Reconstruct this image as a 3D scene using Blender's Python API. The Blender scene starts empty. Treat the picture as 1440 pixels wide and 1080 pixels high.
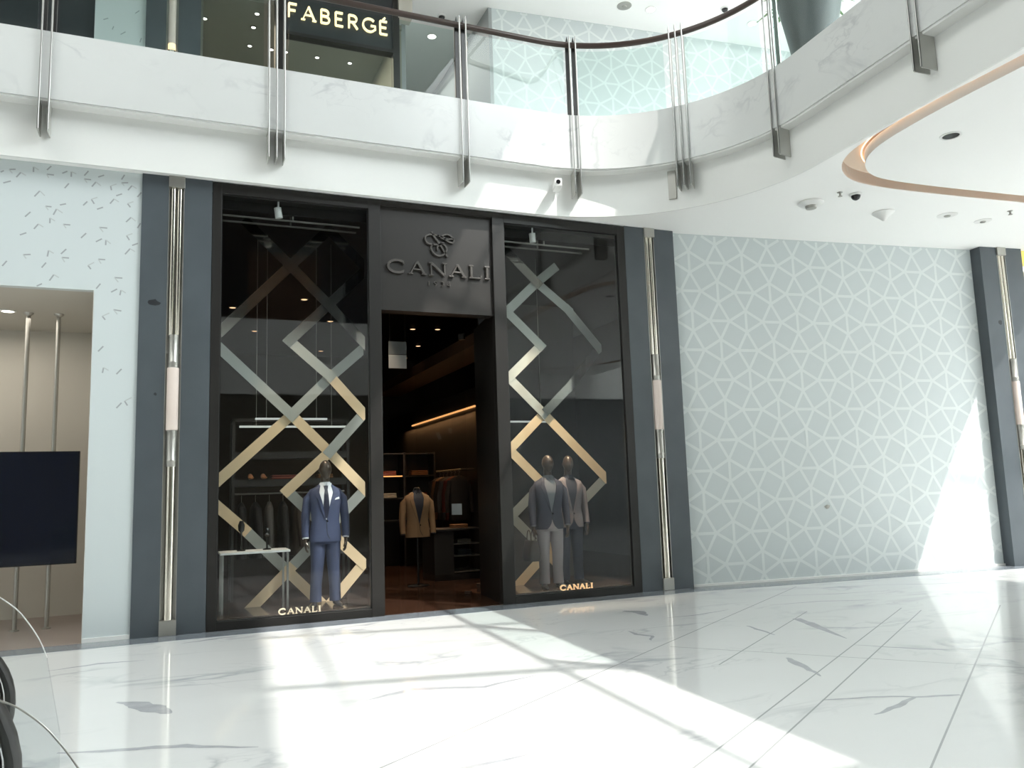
import bpy, math, random
from mathutils import Vector, Matrix
PI = math.pi
scene = bpy.context.scene
COL = scene.collection
random.seed(7)

# ------------------------------------------------------------------ camera
cam_d = bpy.data.cameras.new('camera'); cam_d.lens = 28.5; cam_d.sensor_width = 36.0
cam_d.clip_start = 0.05; cam_d.clip_end = 300
cam = bpy.data.objects.new('camera', cam_d); COL.objects.link(cam)
Rv = Vector((0.92303819, -0.38331826, -0.03267417)); Uv = Vector((-0.02015337, -0.13299535, 0.99091174))
Fv = Vector((0.38418008, 0.91399089, 0.13048494))
mw = Matrix((Rv, Uv, -Fv)).transposed().to_4x4(); mw.translation = Vector((0, -9.892, 1.45))
cam.matrix_world = mw
scene.camera = cam

# ------------------------------------------------------------------ world, sun, atrium fill, exposure
world = bpy.data.worlds.new('sky'); scene.world = world; world.use_nodes = True
bg = world.node_tree.nodes['Background']; bg.inputs[0].default_value = (0.90, 0.96, 0.97, 1); bg.inputs[1].default_value = 4.2
SUN = Vector((-0.71, 1.0, -1.5)).normalized()
sd = bpy.data.lights.new('sun', 'SUN'); sd.energy = 2.0; sd.angle = 0.0093; sd.color = (1.0, 0.965, 0.91)
sun = bpy.data.objects.new('sun', sd); COL.objects.link(sun); sun.location = (10, -14, 20)
sun.rotation_euler = SUN.to_track_quat('-Z', 'Y').to_euler()
def area_light(name, loc, sx, sy, power, color=(1, 1, 1), rot=(0, 0, 0)):
    d = bpy.data.lights.new(name, 'AREA'); d.shape = 'RECTANGLE'; d.size = sx; d.size_y = sy; d.energy = power; d.color = color
    o = bpy.data.objects.new(name, d); COL.objects.link(o); o.location = loc; o.rotation_euler = rot
    return o
area_light('atrium_fill', (-6.5, -4.8, 14.6), 9, 8, 470, (0.96, 1.0, 0.97))  # fill light added under the solid left part of the roof
vs = scene.view_settings
vs.view_transform = 'Standard'; vs.look = 'None'; vs.exposure = 1.5; vs.gamma = 1.0; vs.use_curve_mapping = False
scene.cycles.use_denoising = True
scene.cycles.max_bounces = 12; scene.cycles.transparent_max_bounces = 24
scene.cycles.sample_clamp_indirect = 6.0

# ------------------------------------------------------------------ materials
def nodes_of(name):
    m = bpy.data.materials.new(name); m.use_nodes = True
    nt = m.node_tree
    return m, nt, nt.nodes, nt.links, nt.nodes['Principled BSDF']
def pm(name, col, rough=0.5, metal=0.0, spec=0.5, bump=0.0, bscale=40.0, var=0.0, vscale=6.0, stretch=None, coat=0.0):
    m, nt, N, L, b = nodes_of(name)
    b.inputs['Base Color'].default_value = (*col, 1); b.inputs['Roughness'].default_value = rough
    b.inputs['Metallic'].default_value = metal; b.inputs['Specular IOR Level'].default_value = spec
    b.inputs['Coat Weight'].default_value = coat; b.inputs['Coat Roughness'].default_value = 0.06
    tc = N.new('ShaderNodeTexCoord'); mp = N.new('ShaderNodeMapping'); L.new(tc.outputs['Object'], mp.inputs[0])
    if stretch: mp.inputs['Scale'].default_value = stretch
    nz = N.new('ShaderNodeTexNoise'); nz.inputs['Scale'].default_value = vscale; nz.inputs['Detail'].default_value = 6
    L.new(mp.outputs[0], nz.inputs['Vector'])
    if var > 0:
        r = N.new('ShaderNodeMix'); r.data_type = 'RGBA'
        r.inputs['A'].default_value = (*[c * (1 - var) for c in col], 1); r.inputs['B'].default_value = (*[min(1, c * (1 + var)) for c in col], 1)
        L.new(nz.outputs['Fac'], r.inputs['Factor']); L.new(r.outputs['Result'], b.inputs['Base Color'])
    if bump > 0:
        n2 = N.new('ShaderNodeTexNoise'); n2.inputs['Scale'].default_value = bscale; n2.inputs['Detail'].default_value = 3
        L.new(mp.outputs[0], n2.inputs['Vector'])
        bp = N.new('ShaderNodeBump'); bp.inputs['Strength'].default_value = bump; bp.inputs['Distance'].default_value = 0.01
        L.new(n2.outputs['Fac'], bp.inputs['Height']); L.new(bp.outputs[0], b.inputs['Normal'])
    return m
def em(name, col, strength):
    m, nt, N, L, b = nodes_of(name)
    b.inputs['Base Color'].default_value = (*col, 1); b.inputs['Emission Color'].default_value = (*col, 1); b.inputs['Emission Strength'].default_value = strength
    return m
def marble(name, base, vein, rough, scale, vamt, stretch=(1, 1, 1), width=0.035):
    m, nt, N, L, b = nodes_of(name)
    b.inputs['Roughness'].default_value = rough
    tc = N.new('ShaderNodeTexCoord'); mp = N.new('ShaderNodeMapping'); L.new(tc.outputs['Object'], mp.inputs[0]); mp.inputs['Scale'].default_value = stretch
    mp.inputs['Rotation'].default_value = (0, 0, 0.35)
    def veins(sc, w, dist):
        n = N.new('ShaderNodeTexNoise'); n.inputs['Scale'].default_value = sc; n.inputs['Detail'].default_value = 5; n.inputs['Distortion'].default_value = dist
        L.new(mp.outputs[0], n.inputs['Vector'])
        s = N.new('ShaderNodeMath'); s.operation = 'SUBTRACT'; s.inputs[1].default_value = 0.5; L.new(n.outputs['Fac'], s.inputs[0])
        a = N.new('ShaderNodeMath'); a.operation = 'ABSOLUTE'; L.new(s.outputs[0], a.inputs[0])
        r = N.new('ShaderNodeMapRange'); r.inputs[1].default_value = 0.0; r.inputs[2].default_value = w; r.inputs[3].default_value = 1.0; r.inputs[4].default_value = 0.0
        L.new(a.outputs[0], r.inputs[0]); return r.outputs[0]
    v1 = veins(scale, width, 0.8); v2 = veins(scale * 2.7, width * 0.6, 0.5)
    msk = N.new('ShaderNodeTexNoise'); msk.inputs['Scale'].default_value = scale * 1.1; L.new(mp.outputs[0], msk.inputs['Vector'])
    mr = N.new('ShaderNodeMapRange'); mr.inputs[1].default_value = 0.48; mr.inputs[2].default_value = 0.70; L.new(msk.outputs['Fac'], mr.inputs[0])
    mx = N.new('ShaderNodeMath'); mx.operation = 'MAXIMUM'; L.new(v1, mx.inputs[0])
    h = N.new('ShaderNodeMath'); h.operation = 'MULTIPLY'; h.inputs[1].default_value = 0.5; L.new(v2, h.inputs[0]); L.new(h.outputs[0], mx.inputs[1])
    mu = N.new('ShaderNodeMath'); mu.operation = 'MULTIPLY'; L.new(mx.outputs[0], mu.inputs[0]); L.new(mr.outputs[0], mu.inputs[1])
    m2 = N.new('ShaderNodeMath'); m2.operation = 'MULTIPLY'; m2.inputs[1].default_value = vamt; L.new(mu.outputs[0], m2.inputs[0])
    cl = N.new('ShaderNodeTexNoise'); cl.inputs['Scale'].default_value = scale * 0.8; cl.inputs['Detail'].default_value = 4; L.new(mp.outputs[0], cl.inputs['Vector'])
    c0 = N.new('ShaderNodeMix'); c0.data_type = 'RGBA'; c0.inputs['A'].default_value = (*[x * 0.93 for x in base], 1); c0.inputs['B'].default_value = (*[min(1, x * 1.04) for x in base], 1)
    L.new(cl.outputs['Fac'], c0.inputs['Factor'])
    c = N.new('ShaderNodeMix'); c.data_type = 'RGBA'; L.new(c0.outputs['Result'], c.inputs['A']); c.inputs['B'].default_value = (*vein, 1); L.new(m2.outputs[0], c.inputs['Factor'])
    L.new(c.outputs['Result'], b.inputs['Base Color'])
    return m
def glass(name, tint=(1, 1, 1), ior=1.5, gain=1.6):
    m, nt, N, L, b = nodes_of(name); N.remove(b)
    out = N['Material Output']
    t = N.new('ShaderNodeBsdfTransparent'); t.inputs[0].default_value = (*tint, 1)
    g = N.new('ShaderNodeBsdfGlossy'); g.inputs['Roughness'].default_value = 0.0
    f = N.new('ShaderNodeFresnel'); f.inputs['IOR'].default_value = ior
    k = N.new('ShaderNodeMath'); k.operation = 'MULTIPLY'; k.inputs[1].default_value = gain; k.use_clamp = True; L.new(f.outputs[0], k.inputs[0])
    ge = N.new('ShaderNodeNewGeometry'); inv = N.new('ShaderNodeMath'); inv.operation = 'SUBTRACT'; inv.inputs[0].default_value = 1.0; L.new(ge.outputs['Backfacing'], inv.inputs[1])
    k2 = N.new('ShaderNodeMath'); k2.operation = 'MULTIPLY'; L.new(k.outputs[0], k2.inputs[0]); L.new(inv.outputs[0], k2.inputs[1])
    mx = N.new('ShaderNodeMixShader'); L.new(k2.outputs[0], mx.inputs[0]); L.new(t.outputs[0], mx.inputs[1]); L.new(g.outputs[0], mx.inputs[2])
    L.new(mx.outputs[0], out.inputs['Surface'])
    return m

M_FLOOR = marble('polished_white_marble', (0.755, 0.762, 0.755), (0.36, 0.38, 0.41), 0.07, 0.55, 0.75, (1.0, 1.9, 1.0))
M_VEIN = pm('marble_vein', (0.46, 0.47, 0.49), 0.08, var=0.25, vscale=9)
M_JOINT = pm('tile_joint', (0.40, 0.41, 0.41), 0.10)
M_FASCIA = marble('white_marble_fascia', (0.65, 0.66, 0.65), (0.40, 0.41, 0.43), 0.22, 1.1, 0.75, (1.0, 1.0, 1.4))
M_WHITE = pm('white_paint', (0.76, 0.765, 0.745), 0.6, spec=0.3)
M_CEIL = pm('white_ceiling_paint', (0.89, 0.89, 0.87), 0.6, spec=0.3)
M_HOARD = pm('pale_blue_hoarding_film', (0.585, 0.635, 0.64), 0.42, spec=0.4)
M_HLINE = pm('white_lattice_print', (0.71, 0.755, 0.75), 0.42, spec=0.4)
M_MARK = pm('grey_print_mark', (0.33, 0.35, 0.36), 0.5)
M_MARKL = pm('pale_print_mark', (0.47, 0.50, 0.50), 0.5)
M_STONE = pm('blue_grey_stone', (0.070, 0.083, 0.094), 0.38, var=0.22, vscale=2.2, bump=0.05, bscale=60)
M_STONEDK = pm('dark_stone_blotch', (0.02, 0.022, 0.026), 0.4)
M_BORDER = pm('grey_stone_border', (0.19, 0.21, 0.235), 0.16, var=0.15, vscale=4)
M_BRONZE = pm('dark_bronze_metal', (0.011, 0.0098, 0.0085), 0.42, metal=0.0, spec=0.45)
M_PANEL = pm('dark_taupe_metal_panel', (0.021, 0.0185, 0.0165), 0.36, spec=0.5)
M_SIGN = pm('raised_taupe_metal', (0.085, 0.077, 0.070), 0.35, metal=0.2)
M_FIN = pm('pale_grey_metal', (0.46, 0.46, 0.43), 0.4, metal=0.3)
M_STEEL = pm('brushed_stainless_steel', (0.30, 0.297, 0.285), 0.28, metal=1.0)
M_STEELG = pm('satin_grey_metal', (0.42, 0.41, 0.38), 0.38, metal=0.9)
M_CHROME = pm('polished_champagne_metal', (0.70, 0.66, 0.58), 0.12, metal=1.0)
M_FROST = pm('frosted_pinkish_glass', (0.74, 0.63, 0.57), 0.35, spec=0.5)
M_BLACKM = pm('black_steel', (0.016, 0.016, 0.016), 0.3, spec=0.5)
M_RAIL = pm('dark_brown_timber', (0.045, 0.028, 0.022), 0.35)
M_GLASS = glass('shop_glass', (0.93, 0.95, 0.95), 1.5, 1.7)
M_DGLASS = glass('clear_door_glass', (0.96, 0.97, 0.97), 1.45, 1.0)
M_BGLASS = glass('green_tinted_glass', (0.90, 0.958, 0.945), 1.5, 0.6)
M_DARK = pm('dark_interior', (0.014, 0.012, 0.011), 0.5)
M_DARKG = pm('charcoal_interior', (0.030, 0.030, 0.031), 0.45)
M_WOOD = pm('dark_brown_wood_floor', (0.050, 0.024, 0.015), 0.16, var=0.35, vscale=3, stretch=(1, 8, 1))
M_PLAT = pm('brown_lacquer_platform', (0.075, 0.055, 0.045), 0.12, var=0.2, vscale=3)
M_COVE_GLOW = pm('beige_cove_glow', (0.82, 0.69, 0.57), 0.6)  # warm light from the slot's LED is painted into this beige
M_NICHE = pm('warm_grey_niche_paint', (0.52, 0.49, 0.43), 0.6)
M_NFLOOR = pm('taupe_niche_floor', (0.26, 0.215, 0.19), 0.35)
M_SCREEN = pm('dark_blue_display_glass', (0.006, 0.009, 0.022), 0.06, spec=0.6)
M_GOLD = em('lit_gold_letter', (1.0, 0.80, 0.42), 0.55)
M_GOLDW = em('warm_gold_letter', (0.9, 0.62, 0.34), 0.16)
M_GOLD2 = pm('pale_gold_letter', (0.80, 0.70, 0.52), 0.3, metal=0.3)
M_LAMP = em('warm_lamp', (1.0, 0.62, 0.34), 0.6)
M_LAMPW = em('white_lamp', (1.0, 0.94, 0.84), 1.4)
M_LED = em('amber_led', (1.0, 0.45, 0.15), 0.4)
M_COVELED = em('warm_cove_led', (1.0, 0.62, 0.36), 1.6)
M_TUBE = em('white_tube_light', (0.9, 0.92, 0.88), 0.14)
M_PLASTIC = pm('white_plastic', (0.78, 0.78, 0.76), 0.4)
M_BLACKP = pm('black_plastic', (0.012, 0.012, 0.013), 0.25)
M_RUBBER = pm('black_rubber', (0.028, 0.026, 0.025), 0.5)
M_POT = pm('dark_grey_planter_glaze', (0.075, 0.080, 0.082), 0.45, var=0.2, vscale=3)
M_SOIL = pm('soil', (0.05, 0.035, 0.025), 0.9, bump=0.5)
M_LEAF = pm('green_leaf', (0.12, 0.20, 0.08), 0.5, var=0.3, vscale=8)
M_YELLOW = em('yellow_shop_fascia', (0.85, 0.60, 0.14), 0.12)
M_BEIGE = pm('beige_shop_wall', (0.60, 0.50, 0.38), 0.5)
M_GREY = pm('grey_wall', (0.30, 0.32, 0.32), 0.5)
M_OLIVE = pm('olive_beige_wall', (0.23, 0.22, 0.18), 0.5)
M_NAVYW = pm('dark_slate_panel', (0.022, 0.027, 0.032), 0.3)
M_SHOPBR = pm('brown_shop_panel', (0.10, 0.05, 0.025), 0.5)
M_ROOF = pm('grey_roof_panel', (0.30, 0.30, 0.30), 0.7)

# ------------------------------------------------------------------ mesh helpers
class MB:
    def __init__(s): s.v = []; s.f = []; s.m = []; s.cur = 0
    def mat(s, i): s.cur = i; return s
    def add(s, vs, fs):
        o = len(s.v); s.v += [tuple(v) for v in vs]
        for f in fs: s.f.append([o + i for i in f]); s.m.append(s.cur)
        return s
    def box(s, x0, x1, y0, y1, z0, z1):
        return s.add([(x0,y0,z0),(x1,y0,z0),(x1,y1,z0),(x0,y1,z0),(x0,y0,z1),(x1,y0,z1),(x1,y1,z1),(x0,y1,z1)],
                     [(0,3,2,1),(4,5,6,7),(0,1,5,4),(1,2,6,5),(2,3,7,6),(3,0,4,7)])
    def quad(s, a, b, c, d): return s.add([a, b, c, d], [(0, 1, 2, 3)])
    def prism(s, poly, z0, z1):
        n = len(poly)
        return s.add([(p[0], p[1], z0) for p in poly] + [(p[0], p[1], z1) for p in poly],
                     [list(range(n))[::-1], list(range(n, 2 * n))] + [(i, (i + 1) % n, n + (i + 1) % n, n + i) for i in range(n)])
    def prism_y(s, poly, y0, y1):
        n = len(poly)
        return s.add([(p[0], y0, p[1]) for p in poly] + [(p[0], y1, p[1]) for p in poly],
                     [list(range(n)), list(range(n, 2 * n))[::-1]] + [(i, n + i, n + (i + 1) % n, (i + 1) % n) for i in range(n)])
    def loft(s, rings, cap=True, closed=False):
        n = len(rings[0]); k = len(rings)
        vs = [p for r in rings for p in r]; fs = []
        for j in range(k if closed else k - 1):
            a, b = j * n, ((j + 1) % k) * n
            for i in range(n): fs.append((a + i, a + (i + 1) % n, b + (i + 1) % n, b + i))
        if cap and not closed: fs += [list(range(n))[::-1], list(range((k - 1) * n, k * n))]
        return s.add(vs, fs)
    def tube(s, path, r, n=10, closed=False, cap=True, flat=1.0, up=None):
        P = [Vector(p) for p in path]; k = len(P); rings = []
        R = r if isinstance(r, (list, tuple)) else [r] * k
        ref = None
        for i in range(k):
            if closed: t = P[(i + 1) % k] - P[i - 1]
            else: t = P[min(i + 1, k - 1)] - P[max(i - 1, 0)]
            t.normalize()
            if ref is None:
                ref = Vector(up) if up else (Vector((0, 0, 1)) if abs(t.z) < 0.9 else Vector((0, 1, 0)))
            a = t.cross(ref)
            if a.length < 1e-4: a = t.orthogonal()
            a.normalize(); b = a.cross(t); ref = b.copy()
            rings.append([P[i] + a * (R[i] * math.cos(2 * PI * q / n)) + b * (R[i] * flat * math.sin(2 * PI * q / n)) for q in range(n)])
        return s.loft(rings, cap, closed)
    def lathe(s, prof, c=(0, 0, 0), n=24, axis='z'):
        rings = []
        for r, z in prof:
            ring = []
            for q in range(n):
                a = 2 * PI * q / n
                p = (r * math.cos(a), r * math.sin(a), z)
                if axis == 'y': p = (p[0], z, p[1])
                if axis == 'x': p = (z, p[0], p[1])
                ring.append((c[0] + p[0], c[1] + p[1], c[2] + p[2]))
            rings.append(ring)
        return s.loft(rings, True)
    def build(s, name, mats, parent=None, smooth=False, bevel=0.0, loc=None, rotz=None):
        me = bpy.data.meshes.new(name); me.from_pydata(s.v, [], s.f); me.update()
        if not isinstance(mats, (list, tuple)): mats = [mats]
        for m in mats: me.materials.append(m)
        for p, i in zip(me.polygons, s.m): p.material_index = i
        import bmesh
        b = bmesh.new(); b.from_mesh(me); bmesh.ops.recalc_face_normals(b, faces=b.faces); b.to_mesh(me); b.free()
        if smooth:
            for p in me.polygons: p.use_smooth = True
            me.set_sharp_from_angle(angle=math.radians(42))
        o = bpy.data.objects.new(name, me); COL.objects.link(o)
        if parent: o.parent = parent
        if loc: o.location = loc
        if rotz: o.rotation_euler.z = rotz
        if bevel:
            bv = o.modifiers.new('bevel', 'BEVEL'); bv.width = bevel; bv.segments = 2; bv.limit_method = 'ANGLE'
        return o
def tag(o, label=None, cat=None, group=None, kind=None):
    if label: o['label'] = label
    if cat: o['category'] = cat
    if group: o['group'] = group
    if kind: o['kind'] = kind
    return o
def struct(o): o['kind'] = 'structure'; return o
def empty(name, loc, label=None, cat=None, group=None, rotz=0.0, kind=None):
    o = bpy.data.objects.new(name, None); COL.objects.link(o); o.location = loc; o.rotation_euler.z = rotz
    o.empty_display_size = 0.1
    return tag(o, label, cat, group, kind)
def copy_tree(o, parent=None):
    c = o.copy(); COL.objects.link(c)
    if parent: c.parent = parent
    for ch in list(o.children): copy_tree(ch, c)
    return c
def arc(cx, cy, r, a0, a1, n):
    return [(cx + r * math.cos(math.radians(a0 + (a1 - a0) * i / n)), cy + r * math.sin(math.radians(a0 + (a1 - a0) * i / n))) for i in range(n + 1)]

# plan of the void edge: straight along the shops, round the corner, then towards the viewer
def edge_path(d=0.0, x0=-12.0, yend=-14.0, n=26):
    """d > 0 moves away from the void (behind the marble face)"""
    pts = [(x0, -0.30 + d), (-6, -0.30 + d), (0, -0.30 + d), (3, -0.30 + d)]
    pts += arc(4.6, -2.6, 2.3 + d, 90, 0, n)
    pts += [(6.9 + d + 0.056 * (y + 2.6), y) for y in (-3.5, -4.5, -5.5, -7, -9, -11, yend)]
    return pts
def ribbon(path, z0, z1, d=0.02):
    """a vertical band of real thickness following a plan path"""
    m = MB(); k = len(path); L_, R_ = [], []
    for i in range(k):
        a = Vector(path[max(i - 1, 0)]); b = Vector(path[min(i + 1, k - 1)])
        t = (b - a).normalized(); nrm = Vector((-t.y, t.x))
        L_.append(Vector(path[i])); R_.append(Vector(path[i]) + nrm * d)
    rings = [[(p.x, p.y, z0), (p.x, p.y, z1), (q.x, q.y, z1), (q.x, q.y, z0)] for p, q in zip(L_, R_)]
    m.loft(rings)
    return m

# right hand wall line, turned slightly from the shopfront line
WA = Vector((6.852, 0.0)); WD = Vector((12.358 - 6.852, -0.726)).normalized(); WN = Vector((-WD.y, WD.x))   # WN points behind the wall
def wl(s, back=0.0):
    p = WA + WD * s + WN * back
    return (p.x, p.y)
WROT = math.atan2(WD.y, WD.x)

H = 5.235   # lower ceiling
# ================================================================== STRUCTURE
# floor -------------------------------------------------------------
fl = MB(); fl.box(-12, 26, -20, 0.02, -0.2, 0.0)
fl.mat(1)
def strip(m, pts, w, z=0.0012):
    k = len(pts); P = [Vector(p) for p in pts]; W = w if isinstance(w, (list, tuple)) else [w] * k
    Lp, Rp = [], []
    for i in range(k):
        t = (P[min(i + 1, k - 1)] - P[max(i - 1, 0)]).normalized(); nn = Vector((-t.y, t.x))
        Lp.append(P[i] + nn * W[i] / 2); Rp.append(P[i] - nn * W[i] / 2)
    for i in range(k - 1):
        m.add([(Lp[i].x, Lp[i].y, z), (Rp[i].x, Rp[i].y, z), (Rp[i + 1].x, Rp[i + 1].y, z), (Lp[i + 1].x, Lp[i + 1].y, z)], [(0, 1, 2, 3)])
for a, b in [((8.03, -0.74), (-1.5, -7.08)), ((7.60, -2.90), (2.0, -6.49)), ((7.64, -3.13), (2.0, -6.79)), ((4.2, -3.40), (7.9, -7.81)), ((8.6, -3.35), (2.6, -7.35)), ((4.11, -4.24), (6.6, -2.51)), ((-4.0, -1.9), (2.0, -6.5)), ((9.9, -1.1), (12.6, -4.3))]:
    strip(fl, [a, b], 0.012)
fl.mat(2)
VE = [([(0.12,-0.59),(0.35,-0.53),(0.55,-0.47),(0.78,-0.42)], [.01,.07,.05,.015]),
      ([(-0.35,-3.0),(-0.2,-3.15),(-0.1,-3.35),(0.02,-3.56)], [.03,.16,.20,.05]),
      ([(-0.6,-4.2),(-0.25,-4.3),(0.1,-4.42),(0.5,-4.66)], [.02,.06,.07,.02]),
      ([(4.3,-2.5),(4.27,-2.7),(4.36,-2.85),(4.22,-3.05)], [.02,.06,.05,.02]),
      ([(4.95,-1.30),(5.05,-1.45),(4.98,-1.75)], [.10,.18,.05]),
      ([(5.46,-2.89),(5.42,-3.1),(5.35,-3.45)], [.02,.05,.02]),
      ([(4.75,-4.3),(4.66,-4.5),(4.58,-4.75),(4.50,-4.95)], [.03,.10,.05,.02]),
      ([(4.02,-5.47),(4.35,-5.56),(4.6,-5.70),(4.89,-5.81)], [.02,.04,.035,.05]),
      ([(4.05,-5.89),(4.3,-5.82),(4.61,-5.71)], [.02,.06,.03]),
      ([(6.17,-2.83),(6.05,-3.2),(5.76,-3.94)], [.10,.12,.02]),
      ([(5.1,-2.0),(5.5,-2.02),(6.0,-1.9)], [.015,.04,.01]), ([(6.6,-1.9),(7.3,-2.0),(7.9,-2.3)], [.01,.04,.015]),
      ([(7.2,-1.3),(7.9,-1.6),(8.6,-1.75)], [.01,.035,.01]), ([(8.9,-1.2),(9.6,-1.6),(10.3,-1.8)], [.01,.045,.01]),
      ([(1.3,-3.9),(1.7,-3.75),(2.2,-3.95),(2.7,-3.8)], [.01,.09,.06,.01]), ([(-1.0,-1.4),(-0.6,-1.3),(-0.2,-1.35)], [.01,.07,.01]),
      ([(5.6,-4.2),(5.9,-4.6),(6.3,-4.9)], [.01,.05,.01]), ([(0.9,-5.4),(1.4,-5.6),(2.0,-5.55)], [.01,.06,.01])]
for p, w in VE:
    q, ww = [], []
    for i in range(len(p) - 1):
        for t in (0, .25, .5, .75):
            q.append((p[i][0] + (p[i+1][0] - p[i][0]) * t + random.uniform(-.012, .012), p[i][1] + (p[i+1][1] - p[i][1]) * t + random.uniform(-.012, .012)))
            ww.append((w[i] + (w[i+1] - w[i]) * t) * random.uniform(.8, 1.0))
    q.append(p[-1]); ww.append(w[-1] * .5)
    strip(fl, q, ww, 0.0009)
struct(fl.build('floor', [M_FLOOR, M_JOINT, M_VEIN]))
# dark stone border at the foot of the shopfronts
bd = MB(); bd.prism([(-12, -0.36), (6.75, -0.36), wl(13, -0.36), wl(13, 0.3), (6.85, 0.3), (6.85, 0.05), (-12, 0.05)], 0.0, 0.003)
struct(bd.build('trim_1', M_BORDER))

# lower ceiling with slot cove, bulkhead, marble fascia, upper floor ----------
RE = [(13.1, -14.0), (13.1, -5.3), (13.22, -3.0), (13.35, -2.3), (13.75, -1.75), (14.4, -1.45), (16.0, -1.5)]   # far edge of the gallery
SOFF = edge_path(0.18)
cov_o = [(7.085, -13.2), (7.075, -5.3), (7.05, -4.3), (7.13, -3.46), (7.24, -3.02), (7.5, -2.68), (7.88, -2.44), (8.35, -2.36), (9.3, -2.40), (11.0, -2.55), (12.4, -2.70), (12.75, -3.0), (12.8, -3.6), (12.8, -13.2)]
cov_i = [(7.29, -13.0), (7.28, -5.3), (7.27, -4.4), (7.34, -3.55), (7.47, -3.16), (7.68, -2.88), (8.0, -2.66), (8.4, -2.59), (9.3, -2.63), (11.0, -2.78), (12.3, -2.92), (12.52, -3.1), (12.57, -3.6), (12.57, -13.0)]
def smooth_closed(p, it=2):
    for _ in range(it):
        q = []
        for i in range(len(p)):
            a = Vector(p[i]); b = Vector(p[(i + 1) % len(p)])
            q += [tuple(a * .75 + b * .25), tuple(a * .25 + b * .75)]
        p = q
    return p
co = smooth_closed(cov_o); ci = smooth_closed(cov_i)
import bmesh
def plate_with_hole(name, outer, hole, z, mat, z1=None):
    """flat downward face with a hole, plus the hole's upright sides"""
    b = bmesh.new()
    vo = [b.verts.new((x, y, z)) for x, y in outer]; vh = [b.verts.new((x, y, z)) for x, y in hole]
    es = [b.edges.new((vo[i], vo[(i + 1) % len(vo)])) for i in range(len(vo))] + [b.edges.new((vh[i], vh[(i + 1) % len(vh)])) for i in range(len(vh))]
    bmesh.ops.triangle_fill(b, use_beauty=True, use_dissolve=False, edges=es)
    if z1 is not None:
        vt = [b.verts.new((x, y, z1)) for x, y in hole]
        for i in range(len(vh)):
            j = (i + 1) % len(vh); b.faces.new((vh[i], vh[j], vt[j], vt[i]))
    bmesh.ops.recalc_face_normals(b, faces=b.faces)
    me = bpy.data.meshes.new(name); b.to_mesh(me); b.free(); me.materials.append(mat)
    o = bpy.data.objects.new(name, me); COL.objects.link(o); return o
back_line = [(16.0, 1.5), (16.0, 4.2), (-12, 4.2)]
outer = SOFF + RE + back_line
struct(plate_with_hole('ceiling', outer, co, H, M_CEIL, H + 0.16))
isl = MB(); isl.prism(ci, H, H + 0.13); struct(isl.build('ceiling.001', M_CEIL))
lid = MB(); lid.prism(co, H + 0.17, H + 0.20); struct(lid.build('trim_2', M_COVE_GLOW))
# lining of the slot, painted in the warm light of its LED
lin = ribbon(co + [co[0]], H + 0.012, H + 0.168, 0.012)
struct(lin.build('trim_3', M_COVE_GLOW, smooth=True))
led = MB(); led.tube([(x, y, H + 0.145) for x, y in smooth_closed([(a[0] * .12 + b[0] * .88, a[1] * .12 + b[1] * .88) for a, b in zip(cov_o, cov_i)])], 0.006, 6, closed=True)
tag(led.build('cove_light', M_COVELED), 'warm strip light hidden in the curved ceiling slot at right', 'cove light')
struct(ribbon(SOFF, H - .014, 5.87, 0.03).build('wall_front', M_WHITE, smooth=True))                       # bulkhead under the marble
struct(ribbon(edge_path(0.0), 5.85, 6.63, 0.20).build('trim_4', M_FASCIA, smooth=True))             # marble fascia
lip = ribbon(edge_path(0.02), 5.825, 5.85, 0.16); struct(lip.build('trim_5', M_WHITE, smooth=True))
slab = MB(); slab.prism(edge_path(0.19) + [(x + 0.0, y) for x, y in RE] + back_line, 6.40, 6.60); struct(slab.build('floor.001', M_FLOOR))
struct(ribbon([(x, y) for x, y in RE], H, 6.6, 0.05).build('wall_side', M_WHITE))

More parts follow.
